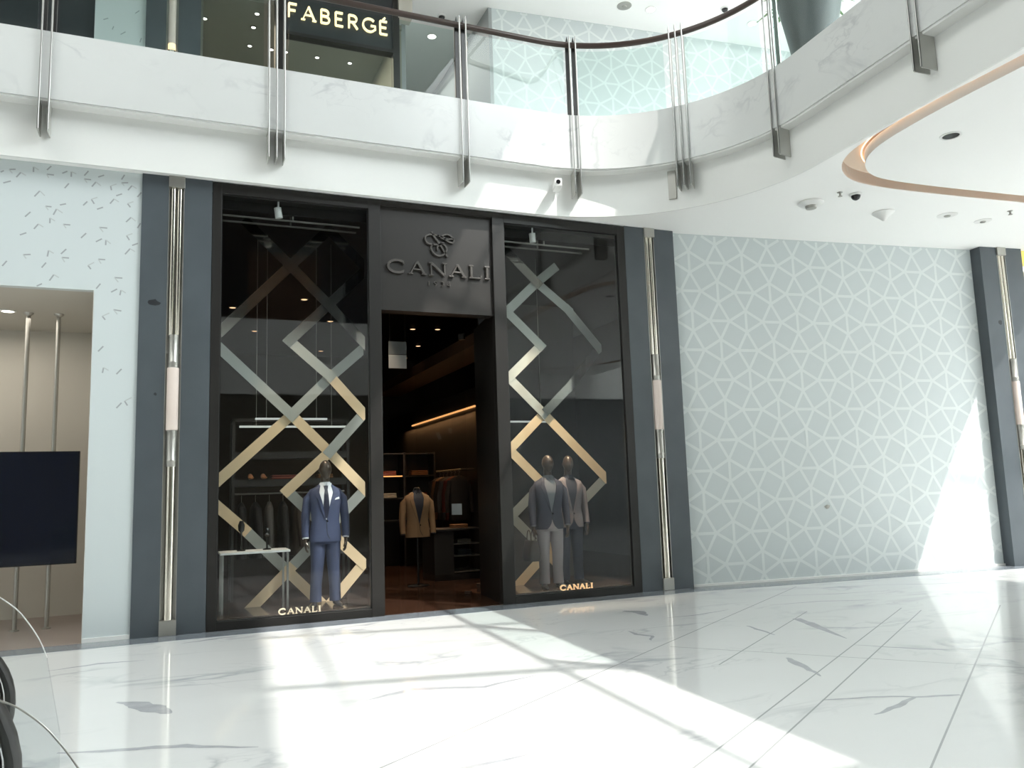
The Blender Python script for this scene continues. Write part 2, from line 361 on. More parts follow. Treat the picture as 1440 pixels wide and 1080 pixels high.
# left hoarding with a recessed niche ---------------------------------------
NX = -0.85
lh = MB()
lh.box(NX, -0.392, 0.03, 2.7, 0.0, H); lh.box(-12, NX, 0.03, 0.13, 3.82, H); lh.box(-12, -6.0, 0.03, 0.13, 0, 3.82)
MARKS = [(-1.8, 5.08, -1.77, 5.1), (-1.77, 4.96, -1.7, 4.99), (-1.65, 5.04, -1.61, 5.1, -1.56, 5.07), (-1.66, 5.13, -1.72, 5.12, -1.69, 5.08), (-1.49, 5.12, -1.49, 5.18, -1.44, 5.15), (-1.36, 5.16, -1.32, 5.21), (-1.29, 5.11, -1.36, 5.11, -1.34, 5.07), (-1.21, 5.14, -1.16, 5.17), (-1.12, 5.11, -1.12, 5.17, -1.07, 5.15), (-1.18, 4.97, -1.14, 5.03), (-0.99, 5.14, -0.95, 5.2), (-0.85, 5.14, -0.79, 5.17), (-0.92, 5.1, -0.99, 5.1, -0.96, 5.06), (-0.91, 5.02, -0.87, 5.08, -0.82, 5.04), (-0.61, 5.14, -0.58, 5.2), (-0.54, 5.11, -0.61, 5.1, -0.58, 5.07), (-0.71, 5.0, -0.72, 5.05, -0.66, 5.08), (-0.54, 5.02, -0.5, 5.08, -0.45, 5.05), (-0.66, 4.94, -0.6, 4.97), (-0.72, 4.84, -0.68, 4.9, -0.63, 4.87), (-0.88, 4.82, -0.91, 4.87, -0.85, 4.9), (-0.99, 4.79, -0.95, 4.84), (-0.85, 4.76, -0.79, 4.79), (-0.51, 4.82, -0.54, 4.86, -0.48, 4.89), (-0.44, 4.95, -0.4, 5.01), (-1.47, 4.84, -1.42, 4.91, -1.37, 4.86), (-1.22, 4.77, -1.16, 4.79), (-1.3, 4.74, -1.36, 4.74, -1.33, 4.7), (-1.28, 4.65, -1.25, 4.72, -1.19, 4.68), (-1.55, 4.6, -1.5, 4.66), (-1.31, 4.55, -1.31, 4.61, -1.26, 4.58), (-1.46, 4.47, -1.42, 4.53, -1.37, 4.5), (-1.11, 4.55, -1.18, 4.55, -1.15, 4.51), (-1.59, 4.39, -1.53, 4.42), (-0.55, 4.64, -0.5, 4.7, -0.45, 4.66), (-0.43, 4.58, -0.4, 4.64), (-0.74, 4.55, -0.82, 4.55, -0.78, 4.5), (-1.0, 4.41, -0.95, 4.47), (-0.85, 4.38, -0.79, 4.42), (-0.75, 4.35, -0.75, 4.41, -0.7, 4.37), (-0.51, 4.43, -0.54, 4.48, -0.48, 4.51), (-0.48, 4.37, -0.42, 4.4), (-0.55, 4.26, -0.5, 4.33, -0.45, 4.3), (-1.48, 4.18, -1.55, 4.17, -1.52, 4.13), (-1.32, 4.17, -1.31, 4.24, -1.26, 4.21), (-1.19, 4.21, -1.14, 4.27), (-1.11, 4.17, -1.18, 4.17, -1.15, 4.12), (-1.37, 4.04, -1.33, 4.1), (-1.74, 4.03, -1.7, 4.09), (-0.75, 4.18, -0.82, 4.18, -0.79, 4.13), (-0.89, 4.06, -0.92, 4.1, -0.86, 4.14), (-1.29, 3.9, -1.25, 3.97, -1.2, 3.94), (-1.41, 3.83, -1.36, 3.86), (-0.57, 3.98, -0.65, 3.98, -0.61, 3.93), (-0.83, 3.84, -0.79, 3.9), (-0.68, 3.81, -0.62, 3.85), (-0.59, 3.78, -0.58, 3.84, -0.53, 3.81), (-0.73, 3.49, -0.76, 3.53, -0.69, 3.57), (-0.57, 3.6, -0.65, 3.61, -0.61, 3.56), (-0.79, 3.13, -0.74, 3.19), (-0.74, 2.89, -0.73, 2.95, -0.68, 2.92), (-0.6, 2.88, -0.55, 2.94), (-0.48, 2.53, -0.51, 2.58, -0.44, 2.62), (-0.59, 2.5, -0.54, 2.56)]  # mark ends read from image pixels, projected onto the wall plane beforehand
def wall_strip(m, a, b, w, y):
    a = Vector(a); b = Vector(b); t = (b - a).normalized(); n = Vector((-t.y, t.x)) * w / 2
    p = [a + n, a - n, b - n, b + n]
    m.add([(q.x, y, q.y) for q in p], [(0, 1, 2, 3)])
def put_marks(m, marks, y, dx=0, dz=0, i1=1, i2=2):
    for k in marks:
        k = [v + (dx if i % 2 == 0 else dz) for i, v in enumerate(k)]
        m.mat(i1); wall_strip(m, k[0:2], k[2:4], 0.015, y)
        if len(k) > 4: m.mat(i2); wall_strip(m, k[2:4], k[4:6], 0.012, y - 0.0003)
put_marks(lh, MARKS, 0.029)
put_marks(lh, [m for m in MARKS if m[1] > 3.84], 0.029, -1.5, 0)
put_marks(lh, [m for m in MARKS if m[1] > 3.84], 0.029, -3.0, 0)
struct(lh.build('wall_left', [M_HOARD, M_MARK, M_MARKL]))
struct(MB().box(-6, NX, 2.62, 2.72, 0, 3.82).build('wall_back', M_NICHE)); struct(MB().box(-6, NX, .13, 2.62, 3.82, 3.9).build('ceiling.006', M_NICHE))
struct(MB().box(NX - .006, NX - .001, .03, 2.62, 0, 3.82).build('wall_back.001', M_NICHE)); struct(MB().box(-6.1, -6, .13, 2.62, 0, 3.82).build('wall_back.002', M_NICHE))
struct(MB().box(-6, NX - .006, 0, 2.62, .003, .006).build('floor.003', M_NFLOOR))
struct(MB().box(NX, -0.392, 0.015, 0.03, 0.004, 0.05).build('baseboard_left', M_WHITE))
area_light('niche_fill', (-3.2, 1.3, 3.75), 3.5, 1.6, 17, (1.0, 0.93, 0.82))

# right hoarding with square and triangle lattice -----------------------------
def lattice(m, w, h, a, off, lw, y):
    """snub square net drawn as raised print on the plane y, clipped to w x h"""
    P = a * (1 + math.sqrt(3)) / 2; t = a * math.sqrt(3) / 2; segs = []
    for i in range(-int(off[0] / P) - 3, int((w - off[0]) / P) + 4):
        for j in range(-int(off[1] / P) - 3, int((h - off[1]) / P) + 4):
            cx, cz = off[0] + i * P, off[1] + j * P
            if (i + j) % 2 == 0: e = [(-a / 2, 0), (a / 2, 0)]; tip = [(0, t), (0, -t)]
            else: e = [(0, -a / 2), (0, a / 2)]; tip = [(t, 0), (-t, 0)]
            segs.append((e[0], e[1], cx, cz))
            for q in tip:
                for p in e: segs.append((p, q, cx, cz))
    for p, q, cx, cz in segs:
        x0, z0, x1, z1 = p[0] + cx, p[1] + cz, q[0] + cx, q[1] + cz
        t0, t1 = 0.0, 1.0; ok = True
        for d, lo, hi, s in ((x1 - x0, lw / 2, w - lw / 2, x0), (z1 - z0, lw / 2, h - lw / 2, z0)):
            if abs(d) < 1e-9:
                if s < lo or s > hi: ok = False
            else:
                u, v = (lo - s) / d, (hi - s) / d
                if u > v: u, v = v, u
                t0, t1 = max(t0, u), min(t1, v)
        if not ok or t1 - t0 < 1e-3: continue
        cnt = len(m.f) % 23
        wall_strip(m, (x0 + (x1 - x0) * t0, z0 + (z1 - z0) * t0), (x0 + (x1 - x0) * t1, z0 + (z1 - z0) * t1), lw, y - cnt * .00012)
RW = (Vector((12.358, -0.726)) - WA).length
rh = MB(); rh.box(0, RW - .003, 0.0, 0.1, 0.0, H); rh.mat(1); lattice(rh, RW, H, 0.33, (0.745, 4.80), 0.042, -0.0008)
p0 = wl(0.0, 0.10)
o = struct(rh.build('wall_right', [M_HOARD, M_HLINE])); o.location = (p0[0], p0[1], 0); o.rotation_euler.z = WROT
rb = MB(); rb.box(0.02, RW, -0.03, 0.0, 0.003, 0.035); o = struct(rb.build('baseboard_right', M_WHITE)); o.location = (p0[0], p0[1], 0); o.rotation_euler.z = WROT
# a torn scrap and a seam on the hoarding
q = MB(); q.add([(-.05, 0, .01), (.0, -.012, .03), (.055, -.004, .02), (.03, -.01, -.02), (-.01, -.006, -.03), (-.03, 0, -.01)], [(0, 1, 4, 5), (1, 2, 3, 4)])
o = q.build('torn_sticker', M_STEELG); sc = wl(2.35, 0.098); o.location = (sc[0], sc[1], 1.05); o.rotation_euler.z = WROT
tag(o, 'small torn grey scrap stuck on the pale lattice hoarding', 'sticker')

# ================================================================== PILASTERS
def pilaster(x0, x1, loc, rot, label, blotch=()):
    t = empty('stone_pilaster', (loc[0], loc[1], 0), label, 'pilaster', None, rot)
    w = x1 - x0; cx = (x0 + x1) / 2 - 0.01
    a = MB(); a.box(x0, cx - .085, 0, .28, 0.004, H - .003)
    a.mat(1)
    for bx, bz, bw, bh in blotch:
        pts = [(bx + bw * math.cos(k * PI / 5) * random.uniform(.6, 1), bz + bh * math.sin(k * PI / 5) * random.uniform(.6, 1)) for k in range(10)]
        a.add([(p[0], -.0006, p[1]) for p in pts], [list(range(10))])
    a.build('stone_panel', [M_STONE, M_STONEDK], t)
    b = MB(); b.box(cx + .085, x1, 0, .28, 0.004, H - .003); b.build('stone_panel', M_STONE, t)
    c = MB(); c.box(cx - .085, cx + .085, .07, .1, 0.004, H - .003); c.box(cx - .085, cx - .075, -.004, .07, 0.004, H - .003); c.box(cx + .075, cx + .085, -.004, .07, 0.004, H - .003)
    c.build('metal_channel', M_STEELG, t)
    e = MB(); e.box(cx - .088, cx + .088, -.03, .07, 0.006, .17); e.build('foot_block', M_STEELG, t, bevel=.004)
    e = MB(); e.box(cx - .088, cx + .088, -.03, .07, H - .14, H - .004); e.build('head_block', M_STEELG, t, bevel=.004)
    L = empty('tube_light', (0, 0, 0), 'pinkish frosted tube lamp on bright metal poles'); L.parent = t
    f = MB(); f.lathe([(.048, .17), (.048, 1.84)], (cx, .015, 0), 20); f.build('lower_pole', M_CHROME, L, smooth=True)
    f = MB()
    for dx in (-.034, .034): f.lathe([(.026, 3.32), (.026, H - .14)], (cx + dx, .015, 0), 14)
    f.build('upper_pole', M_CHROME, L, smooth=True)
    f = MB(); f.lathe([(.062, 2.25), (.064, 2.26), (.064, 2.95), (.062, 2.96)], (cx, .0, 0), 22); f.build('frosted_tube', M_FROST, L, smooth=True)
    for z0, z1 in ((1.84, 2.25), (2.96, 3.34)):
        f = MB(); f.lathe([(.055, z0), (.055, z0 + .05), (.058, z0 + .055), (.058, z0 + .075), (.054, z0 + .08), (.054, z1 - .02), (.057, z1 - .02), (.057, z1)], (cx, .005, 0), 22)
        f.box(cx - .085, cx + .085, .03, .06, (z0 + z1) / 2 - .02, (z0 + z1) / 2 + .02)
        f.build('collar', M_STEELG, L, smooth=True)
pilaster(-.39, .371, (0, 0), 0, 'blue grey stone pilaster between the chevron hoarding and the left shop window', [(-.245, 3.71, .085, .045), (-.20, 2.66, .022, .022)])
pilaster(6.012, 6.852, (0, 0), 0, 'blue grey stone pilaster between the right shop window and lattice hoarding')
pl = wl(RW, -.10)
pilaster(0, .86, pl, WROT, 'blue grey stone pilaster half in sun at the far right', [(.25, 3.95, .05, .05)])

# ================================================================== SHOPFRONT
def win(name, x0, x1, gx0, gx1, depth):
    f = MB(); y0, y1 = 0.0, .09
    f.box(x0, gx0, y0, depth, 0.003, 5.222); f.box(gx1, x1, y0, depth if name == 'window_1' else y1, 0.003, 5.222)
    f.box(gx0, gx1, y0, y1, 0.003, .10); f.box(gx0, gx1, y0, y1, 5.09, 5.222)
    o = struct(f.build(name, M_BRONZE, bevel=.003))
    g = MB(); g.box(gx0 + .001, gx1 - .001, .03, .04, .101, 5.089); g.build('glass_pane', M_GLASS, o)
    b = MB(); b.box(gx0, gx0 + .012, .022, .048, .10, 5.09); b.box(gx1 - .012, gx1, .022, .048, .10, 5.09); b.box(gx0, gx1, .022, .048, .10, .112); b.box(gx0, gx1, .022, .048, 5.078, 5.09)
    b.build('glazing_bead', M_BLACKM, o)
    return o
win('window_1', .376, 2.40, .478, 2.243, .09)
win('window_2', 3.94, 6.010, 4.112, 5.882, .09)
d = MB(); d.box(2.40, 3.94, .05, .25, 3.79, 5.15); d.box(2.40, 3.94, 0.0, .25, 5.15, 5.222); d.mat(1)
d.add([(3.94, .09, .003), (4.11, 1.3, .003), (4.14, 1.3, .003), (4.11, .09, .003), (3.94, .09, 3.85), (4.11, 1.3, 3.85), (4.14, 1.3, 3.85), (4.11, .09, 3.85)],
      [(0, 3, 2, 1), (4, 5, 6, 7), (0, 1, 5, 4), (1, 2, 6, 5), (2, 3, 7, 6), (3, 0, 4, 7)])
struct(d.build('door_1', [M_PANEL, M_BRONZE]))
# glass doors folded open in the entrance
gd = empty('glass_door', (3.98, 1.3, 0), 'clear frameless glass door standing open at right of the dark entrance', 'glass door', None, .62)
MB().box(-.03, -.018, .02, .95, .02, 3.76).build('glass_leaf', M_DGLASS, gd)
m = MB(); m.box(-.045, -.005, .0, .10, .012, .05); m.box(-.045, -.005, .0, .10, 3.70, 3.79); m.build('pivot_fitting', M_STEEL, gd)
MB().box(-.034, -.031, .12, .30, 1.13, 1.29).build('notice_card', M_GREY, gd)

# lettering -----------------------------------------------------------------
def arcp(cx, cz, rx, rz, a0, a1, n=14):
    return [(cx + rx * math.cos(math.radians(a0 + (a1 - a0) * i / n)), cz + rz * math.sin(math.radians(a0 + (a1 - a0) * i / n))) for i in range(n + 1)]
def letter(ch):
    """strokes in a box of height 1: (points, relative weight)"""
    T, K = 1.0, 0.5
    return {
        'C': (1.05, [(arcp(.55, .5, .52, .5, 48, 312), T), ([(.90, .87), (.90, .70)], K), ([(.90, .13), (.90, .26)], K)]),
        'A': (.98, [([(.08, 0), (.47, 1.0)], K), ([(.47, 1.0), (.88, 0)], T), ([(.24, .36), (.72, .36)], K), ([(-.04, 0), (.24, 0)], K), ([(.72, 0), (1.0, 0)], K)]),
        'N': (1.05, [([(.14, 0), (.14, 1)], K), ([(.14, 1), (.92, 0)], T), ([(.92, 0), (.92, 1)], K), ([(0, 0), (.28, 0)], K), ([(0, 1), (.16, 1)], K), ([(.78, 1), (1.05, 1)], K)]),
        'L': (.78, [([(.16, 0), (.16, 1)], T), ([(.02, 0), (.72, 0)], K), ([(.72, 0), (.74, .2)], K), ([(.02, 1), (.30, 1)], K)]),
        'I': (.38, [([(.18, 0), (.18, 1)], T), ([(.03, 0), (.33, 0)], K), ([(.03, 1), (.33, 1)], K)]),
        'F': (.62, [([(.06, 0), (.06, 1)], T), ([(.06, 1), (.58, 1)], T), ([(.06, .52), (.50, .52)], T)]),
        'B': (.70, [([(.06, 0), (.06, 1)], T), ([(.06, 1), (.32, 1)] + arcp(.32, .76, .24, .24, 90, -90, 8) + [(.06, .52)], T), ([(.06, .52), (.35, .52)] + arcp(.35, .26, .27, .26, 90, -90, 8) + [(.06, 0)], T)]),
        'E': (.64, [([(.06, 0), (.06, 1)], T), ([(.06, 1), (.56, 1)], T), ([(.06, .52), (.50, .52)], T), ([(.06, 0), (.58, 0)], T)]),
        'R': (.72, [([(.06, 0), (.06, 1)], T), ([(.06, 1), (.34, 1)] + arcp(.34, .74, .26, .26, 90, -90, 8) + [(.06, .48)], T), ([(.32, .48), (.66, 0)], T)]),
        'G': (.92, [(arcp(.50, .5, .46, .5, 45, 322), T), ([(.92, .18), (.92, .48), (.60, .48)], T)]),
        'a': (.90, [([(.03, 0), (.43, 1.0)], T), ([(.43, 1.0), (.83, 0)], T), ([(.17, .33), (.69, .33)], T)]),
        '1': (.5, [([(.25, 0), (.25, 1)], T), ([(.10, .85), (.25, 1)], K)]),
        '9': (.6, [(arcp(.3, .7, .24, .3, 0, 360), T), ([(.54, .7), (.48, .25), (.25, 0)], T)]),
        '3': (.6, [(arcp(.27, .76, .24, .24, 140, -90, 10), T), (arcp(.27, .26, .27, .26, 90, -140, 10), T)]),
        '4': (.6, [([(.42, 0), (.42, 1), (.05, .3), (.58, .3)], T)]),
        'e': (.64, [([(.06, 0), (.06, 1)], T), ([(.06, 1), (.56, 1)], T), ([(.06, .52), (.50, .52)], T), ([(.06, 0), (.58, 0)], T), ([(.26, 1.12), (.42, 1.30)], T)]),
    }[ch]
def stroke(m, pts, w, y0, y1):
    """a flat stroke of real thickness between y0 and y1 (x, z given)"""
    k = len(pts); P = [Vector(p) for p in pts]; rings = []
    for i in range(k):
        t = (P[min(i + 1, k - 1)] - P[max(i - 1, 0)]).normalized(); n = Vector((-t.y, t.x)) * w / 2
        a, b = P[i] + n, P[i] - n
        rings.append([(a.x, y0, a.y), (b.x, y0, b.y), (b.x, y1, b.y), (a.x, y1, a.y)])
    m.loft(rings)
def write(m, text, x0, x1, z0, h, wt, y0, y1, gap=.16, z_end=None):
    tot = sum(letter(c)[0] for c in text) + gap * (len(text) - 1); sx = (x1 - x0) / tot; x = x0
    for c in text:
        adv, st = letter(c)
        for pts, k in st:
            q = []
            for i, p in enumerate(pts): q.append((x + p[0] * sx, z0 + p[1] * h))
            stroke(m, q, wt * (k if k == 1 else .55), y0, y1)
        x += (adv + gap) * sx
sg = empty('shop_sign', (3.19, .05, 4.2), 'raised dark CANALI name with looped emblem and 1934 above the shop entrance', 'sign')
m = MB(); write(m, 'CANALI', -.70, .715, .085, .165, .030, -.035, -.0005); m.build('raised_lettering', M_SIGN, sg, bevel=.002)
for k, ch in enumerate('1934'):
    m = MB(); write(m, ch, -.165 + .09 * k, -.165 + .09 * k + .045, -.05, .055, .011, -.02, -.0005); m.build('digit', M_SIGN, sg)
m = MB()
def em_s(pts, w=.02):
    P = [Vector(((x - 620) / 7.2 / 104 * 1.0, (290 - z) / 7.2 / 104)) for x, z in pts]
    q = []
    for i in range(len(P) - 1):
        a, b, c, d_ = P[max(i - 1, 0)], P[i], P[i + 1], P[min(i + 2, len(P) - 1)]
        for s in range(5):
            t = s / 5; q.append(.5 * ((2 * b) + (c - a) * t + (2 * a - 5 * b + 4 * c - d_) * t * t + (3 * b - a - 3 * c + d_) * t ** 3))
    q.append(P[-1]); stroke(m, [tuple(v) for v in q], w, -.03, -.0005)
em_s([(552, 165), (556, 195), (610, 265), (706, 412)], .022)
em_s([(620, 205), (560, 195), (505, 205), (478, 240), (500, 285), (560, 296), (630, 292), (670, 270)])
em_s([(560, 292), (538, 325), (552, 372), (600, 405), (650, 402), (685, 372), (698, 330), (672, 290), (630, 288), (604, 320), (600, 352)])
em_s([(600, 200), (660, 215), (710, 250), (760, 262), (778, 235), (745, 195), (700, 182), (655, 200), (640, 218), (700, 232), (780, 218)])
o = m.build('raised_emblem', M_SIGN, sg); o.location = (0.0, 0, .51)
for nm, x0, x1, lab in (('window_lettering', 1.16, 1.64, 'small pale CANALI letters at the foot of the left shop window'), ('window_lettering', 4.765, 5.25, 'small gold CANALI letters at the foot of the right shop window')):
    m = MB(); write(m, 'CANALI', x0, x1, .124, .062, .016, .012, .0295); tag(m.build(nm, M_GOLD2 if x0 < 2 else M_GOLDW), lab, 'lettering')

# crossing metal bands behind the glass -----------------------------------------
def band_mat(name, up, down, z0, z1, metal):
    m, nt, N, L, b = nodes_of(name)
    b.inputs['Metallic'].default_value = metal; b.inputs['Roughness'].default_value = 0.28; b.inputs['Base Color'].default_value = (*up, 1)
    tc = N.new('ShaderNodeTexCoord'); nz = N.new('ShaderNodeTexNoise'); nz.inputs['Scale'].default_value = 2.2; L.new(tc.outputs['Object'], nz.inputs['Vector'])
    r = N.new('ShaderNodeMix'); r.data_type = 'RGBA'; r.inputs['A'].default_value = (*[c * .9 for c in up], 1); r.inputs['B'].default_value = (*up, 1)
    L.new(nz.outputs['Fac'], r.inputs['Factor']); L.new(r.outputs['Result'], b.inputs['Base Color'])
    return m
M_BGOLD = band_mat('pale_gold_band', (0.80, 0.62, 0.40), None, 0, 0, 0.25)
M_BSILV = band_mat('pewter_band', (0.42, 0.44, 0.41), None, 0, 0, 0.35)
M_BMIR = pm('smoked_mirror_band', (0.30, 0.28, 0.25), 0.10, metal=1.0)
def clip_poly(p, lo, hi, zmin):
    for f, g in ((lambda v: v.x - lo, 0), (lambda v: hi - v.x, 0), (lambda v: v.y - zmin, 0)):
        q = []
        for a, b in zip(p, p[1:] + p[:1]):
            fa, fb = f(a), f(b)
            if fa >= 0: q.append(a)
            if fa * fb < 0: q.append(a.lerp(b, fa / (fa - fb)))
        p = q
    return p
def band_object(lines, loc, label, lo, hi):
    """woven zigzag display screen: each straight run is one band"""
    t = empty('zigzag_screen', loc, label, 'display screen')
    k = 0; w = .066
    for pts, kinds in lines:
        for i in range(len(pts) - 1):
            a, b = Vector(pts[i]), Vector(pts[i + 1]); dd = (b - a).normalized()
            n = Vector((-dd.y, dd.x)) * w; e = dd * w
            edge = lambda p: p.x < lo + .08 or p.x > hi - .08 or p.y < .2
            a2 = a - (e * (3 if edge(a) and i == 0 else 1) if i > 0 or edge(a) else Vector((0, 0)))
            b2 = b + (e * (3 if edge(b) and i == len(pts) - 2 else 1) if i < len(pts) - 2 or edge(b) else Vector((0, 0)))
            y = .80 + k * .0056; k += 1
            poly = clip_poly([a2 + n, a2 - n, b2 - n, b2 + n], lo, hi, .1215)
            m = MB(); m.prism_y([(p.x - loc[0], p.y - loc[2]) for p in poly], y - loc[1], y + .005 - loc[1])
            m.build('metal_band', {'g': M_BGOLD, 's': M_BSILV, 'm': M_BMIR}[kinds[min(i, len(kinds) - 1)]], t)
band_object([  # band corners projected from image pixels, hardcoded here as world coordinates
    ([(0.788, 5.061), (1.373, 4.499), (1.901, 3.974), (2.384, 3.463)], 'mmm'),
    ([(2.394, 4.539), (1.885, 5.033), (0.529, 3.582)], 'mm'),
    ([(2.374, 4.498), (1.376, 3.489), (1.897, 3.035), (2.346, 2.538), (1.894, 2.033), (1.356, 1.544), (1.800, 1.096), (2.329, 0.570), (1.932, 0.125)], 'msgsgsgg'),
    ([(0.523, 3.363), (1.415, 2.514), (1.894, 2.033), (2.366, 1.532)], 'sgg'), ([(2.366, 1.532), (1.89, 1.055), (1.489, 0.650), (0.945, 0.120)], 'ssg'),
    ([(2.384, 3.453), (1.897, 3.016), (1.415, 2.523), (0.513, 1.682)], 'ssg'), ([(0.501, 1.397), (0.844, 1.079), (1.316, 0.591), (1.754, 0.140)], 'gsg')],
    (1.45, .80, .121), 'gold and pewter zigzag bands filling the left shop window', .53, 2.364)
band_object([
    ([(4.477, 4.959), (4.964, 4.499), (5.454, 4.127), (5.960, 3.561), (5.435, 2.961), (5.011, 2.566)], 'mssmm'),
    ([(5.306, 4.798), (4.965, 4.521), (4.470, 4.051), (4.995, 3.566), (4.470, 3.077), (5.010, 2.555), (5.988, 1.60), (5.20, .93)], 'sssssgs'),
    ([(5.010, 2.555), (4.455, 2.033), (5.10, 1.40)], 'gg'), ([(4.95, 1.52), (4.455, 1.092), (4.929, 0.613), (5.273, 0.253)], 'ssg'), ([(5.300, 0.834), (4.525, 0.128)], 'g')],
    (5.15, .80, .121), 'gold and pewter zigzag bands filling the right shop window', 4.43, 6.0)

# ================================================================== SHOP INTERIOR
si = MB()
si.box(.02, 9.0, 11.5, 11.6, 0, 5.2); si.box(-.08, .02, .3, 11.6, 0, 5.2); si.box(9.0, 9.1, .3, 11.6, 0, 5.2); si.box(-.08, 9.1, .29, .33, 5.0, 5.2); si.box(6.3, 9.1, .30, .36, 0, 5.2)
struct(si.build('wall_shop', M_DARK))
struct(MB().box(.40, 6.0, .10, .40, 5.12, 5.2).box(.02, 9.0, .40, 11.5, 5.12, 5.2).build('ceiling.002', M_DARK))
struct(MB().box(.38, 6.0, .06, .40, -.05, .0045).box(.02, 9.0, .40, 11.5, -.05, .0045).build('floor.002', M_WOOD))
struct(MB().box(5.08, 5.2, 3.8, 10.5, .01, 3.35).build('wall_inner', M_DARKG))
struct(MB().box(4.36, 6.0, 1.75, 1.80, .01, 4.4).build('wall_display', M_DARKG))
cg = MB(); cg.box(4.40, 5.0, 1.9, 9.0, 3.78, 3.98); o = struct(cg.build('trim_6', M_SHOPBR))
m = MB(); m.tube([(5.05, 3.9, 3.0), (5.05, 8.1, 3.0)], .018, 6); tag(m.build('strip_light', M_LED), 'amber strip light glowing along the dark shop wall', 'strip light')
area_light('strip_wash', (4.98, 6.4, 2.97), .06, 4.8, 7, (1.0, .5, .2), (0, math.radians(28), 0))
def downlight(loc, mat, label, group, r=.055, rim=M_BLACKM, name='downlight', rise=0.0):
    t = empty(name, loc, label, 'ceiling light', group)
    m = MB(); m.lathe([(r * 1.28, 0.0), (r * 1.28, -.008), (r, -.010), (r, .0)], n=18); m.build('rim', rim, t)
    m = MB(); m.lathe([(r * .96, -.011), (r * .5, -.018), (0.01, -.020)], n=18); m.build('lamp', mat, t)
    return t
for i, (x, y) in enumerate([(4.2, 5.6), (5.5, 5.55), (5.45, 7.3), (4.9, 7.4), (5.6, 9.4), (5.75, 11.2), (3.0, 7.0), (2.2, 5.2), (1.6, 8.4), (2.6, 9.8), (1.0, 6.2), (3.4, 10.6), (6.6, 8.2), (7.2, 10.2)]):
    downlight((x, y, 5.118), M_LAMP, 'small warm downlight in the dark shop ceiling', 'downlights in the shop ceiling', .06)
for x, y, r in ((2.9, .9, .03), (1.3, 1.0, .03)): pass
# small square plate, grey above white, hung on wires
hp = empty('hanging_plate', (3.65, 4.0, 3.75), 'small square panel, grey above white, hanging inside the dark entrance', 'panel')
MB().box(-.16, .16, -.01, .01, .17, .40).build('upper_sheet', M_GREY, hp); MB().box(-.16, .16, -.012, .012, -.08, .16).build('lower_sheet', M_PLASTIC, hp)
m = MB(); m.tube([(-.14, 0, .40), (-.14, 0, 1.365)], .004, 5); m.tube([(.14, 0, .40), (.14, 0, 1.365)], .004, 5); m.build('wire', M_STEELG, hp)

# display platforms
for x0, x1, lab in ((.39, 2.34, 'low glossy brown display platform inside the left shop window'), (4.16, 5.99, 'low glossy brown display platform inside the right shop window')):
    tag(MB().box(x0, x1, .095, 1.6, .006, .12).build('display_platform', M_PLAT, bevel=.006), lab, 'platform')

# left window: steel frame table with dark stands
tb = empty('steel_table', (.93, .55, .121), 'thin legged white steel side table in the left shop window', 'table')
MB().box(-.40, .40, -.22, .24, .69, .715).build('table_top', M_PLASTIC, tb, bevel=.003)
for x, y in ((-.37, -.20), (.37, -.20), (-.37, .22), (.37, .22)): MB().box(x - .012, x + .012, y - .012, y + .012, 0, .69).build('leg', M_STEEL, tb)
def vase(x, h, lab):
    m = MB(); m.lathe([(.05, 0), (.05, .012), (.012, .02), (.012, h * .6), (.035, h * .68), (.04, h * .85), (.02, h)], n=14)
    o = tag(m.build('accessory_stand', M_BLACKP, smooth=True), lab, 'stand'); o.location = (x, .55, .836)
vase(.78, .36, 'taller dark accessory stand on the white steel table'); vase(1.08, .26, 'shorter dark accessory stand on the white steel table')

# shelf unit, rail and clothes behind the left window
su = empty('shelf_unit', (1.62, 2.6, .01), 'tall dark metal clothes shelving seen through the left shop window', 'shelving')
fr = MB()
for x in (-.82, .82):
    for y in (-.2, .2): fr.box(x - .02, x + .02, y - .02, y + .02, 0, 2.6)
fr.box(-.84, .84, -.22, .22, 2.56, 2.60); fr.build('frame', M_DARKG, su)
for z in (1.62, 2.02): MB().box(-.80, .80, -.2, .2, z, z + .10).build('shelf', M_DARKG, su)
m = MB(); m.tube([(-.8, 0, 1.52), (.8, 0, 1.52)], .014, 8); m.build('hanging_rail', M_STEELG, su)
M_RED = pm('rust_red_leather', (0.25, 0.045, 0.025), 0.5); M_TAN = pm('tan_leather', (0.30, 0.14, 0.06), 0.5); M_CREAM = pm('cream_cloth', (0.45, 0.40, 0.33), 0.7)
def folded(x, y, z, mat, w, lab, grp, n=3):
    m = MB()
    for k in range(n): m.box(-w / 2 + .004 * k, w / 2 - .004 * k, -.13, .13, k * .032, k * .032 + .029)
    o = tag(m.build('folded_garments', mat, bevel=.01), lab, 'folded clothes', grp); o.location = (x, y, z); return o
folded(1.55, 2.6, 1.732, M_RED, .42, 'rust red folded clothes on the shelf behind the left window', None, 2)
folded(2.12, 2.6, 1.732, M_TAN, .22, 'tan folded clothes at the shelf end behind the blue suit', None, 2)
def shoe_mesh():
    m = MB(); rings = []
    for t, w, h in ((0, .028, .075), (.04, .036, .085), (.09, .034, .075), (.15, .040, .05), (.21, .043, .042), (.26, .034, .032), (.285, .012, .018)):
        rings.append([(w * math.cos(a), -t, h / 2 + h / 2 * max(-1, math.sin(a))) for a in [2 * PI * q / 12 for q in range(12)]])
    m.loft(rings); return m
for i, x in enumerate((1.04, 1.22)):
    o = shoe_mesh().build('leather_shoe', M_TAN, smooth=True); o.location = (x, 2.55, 1.734)
    tag(o, ('left' if i == 0 else 'right') + ' brown shoe of the pair on the shelf in the left window', 'shoe', 'brown shoes on the shelf')
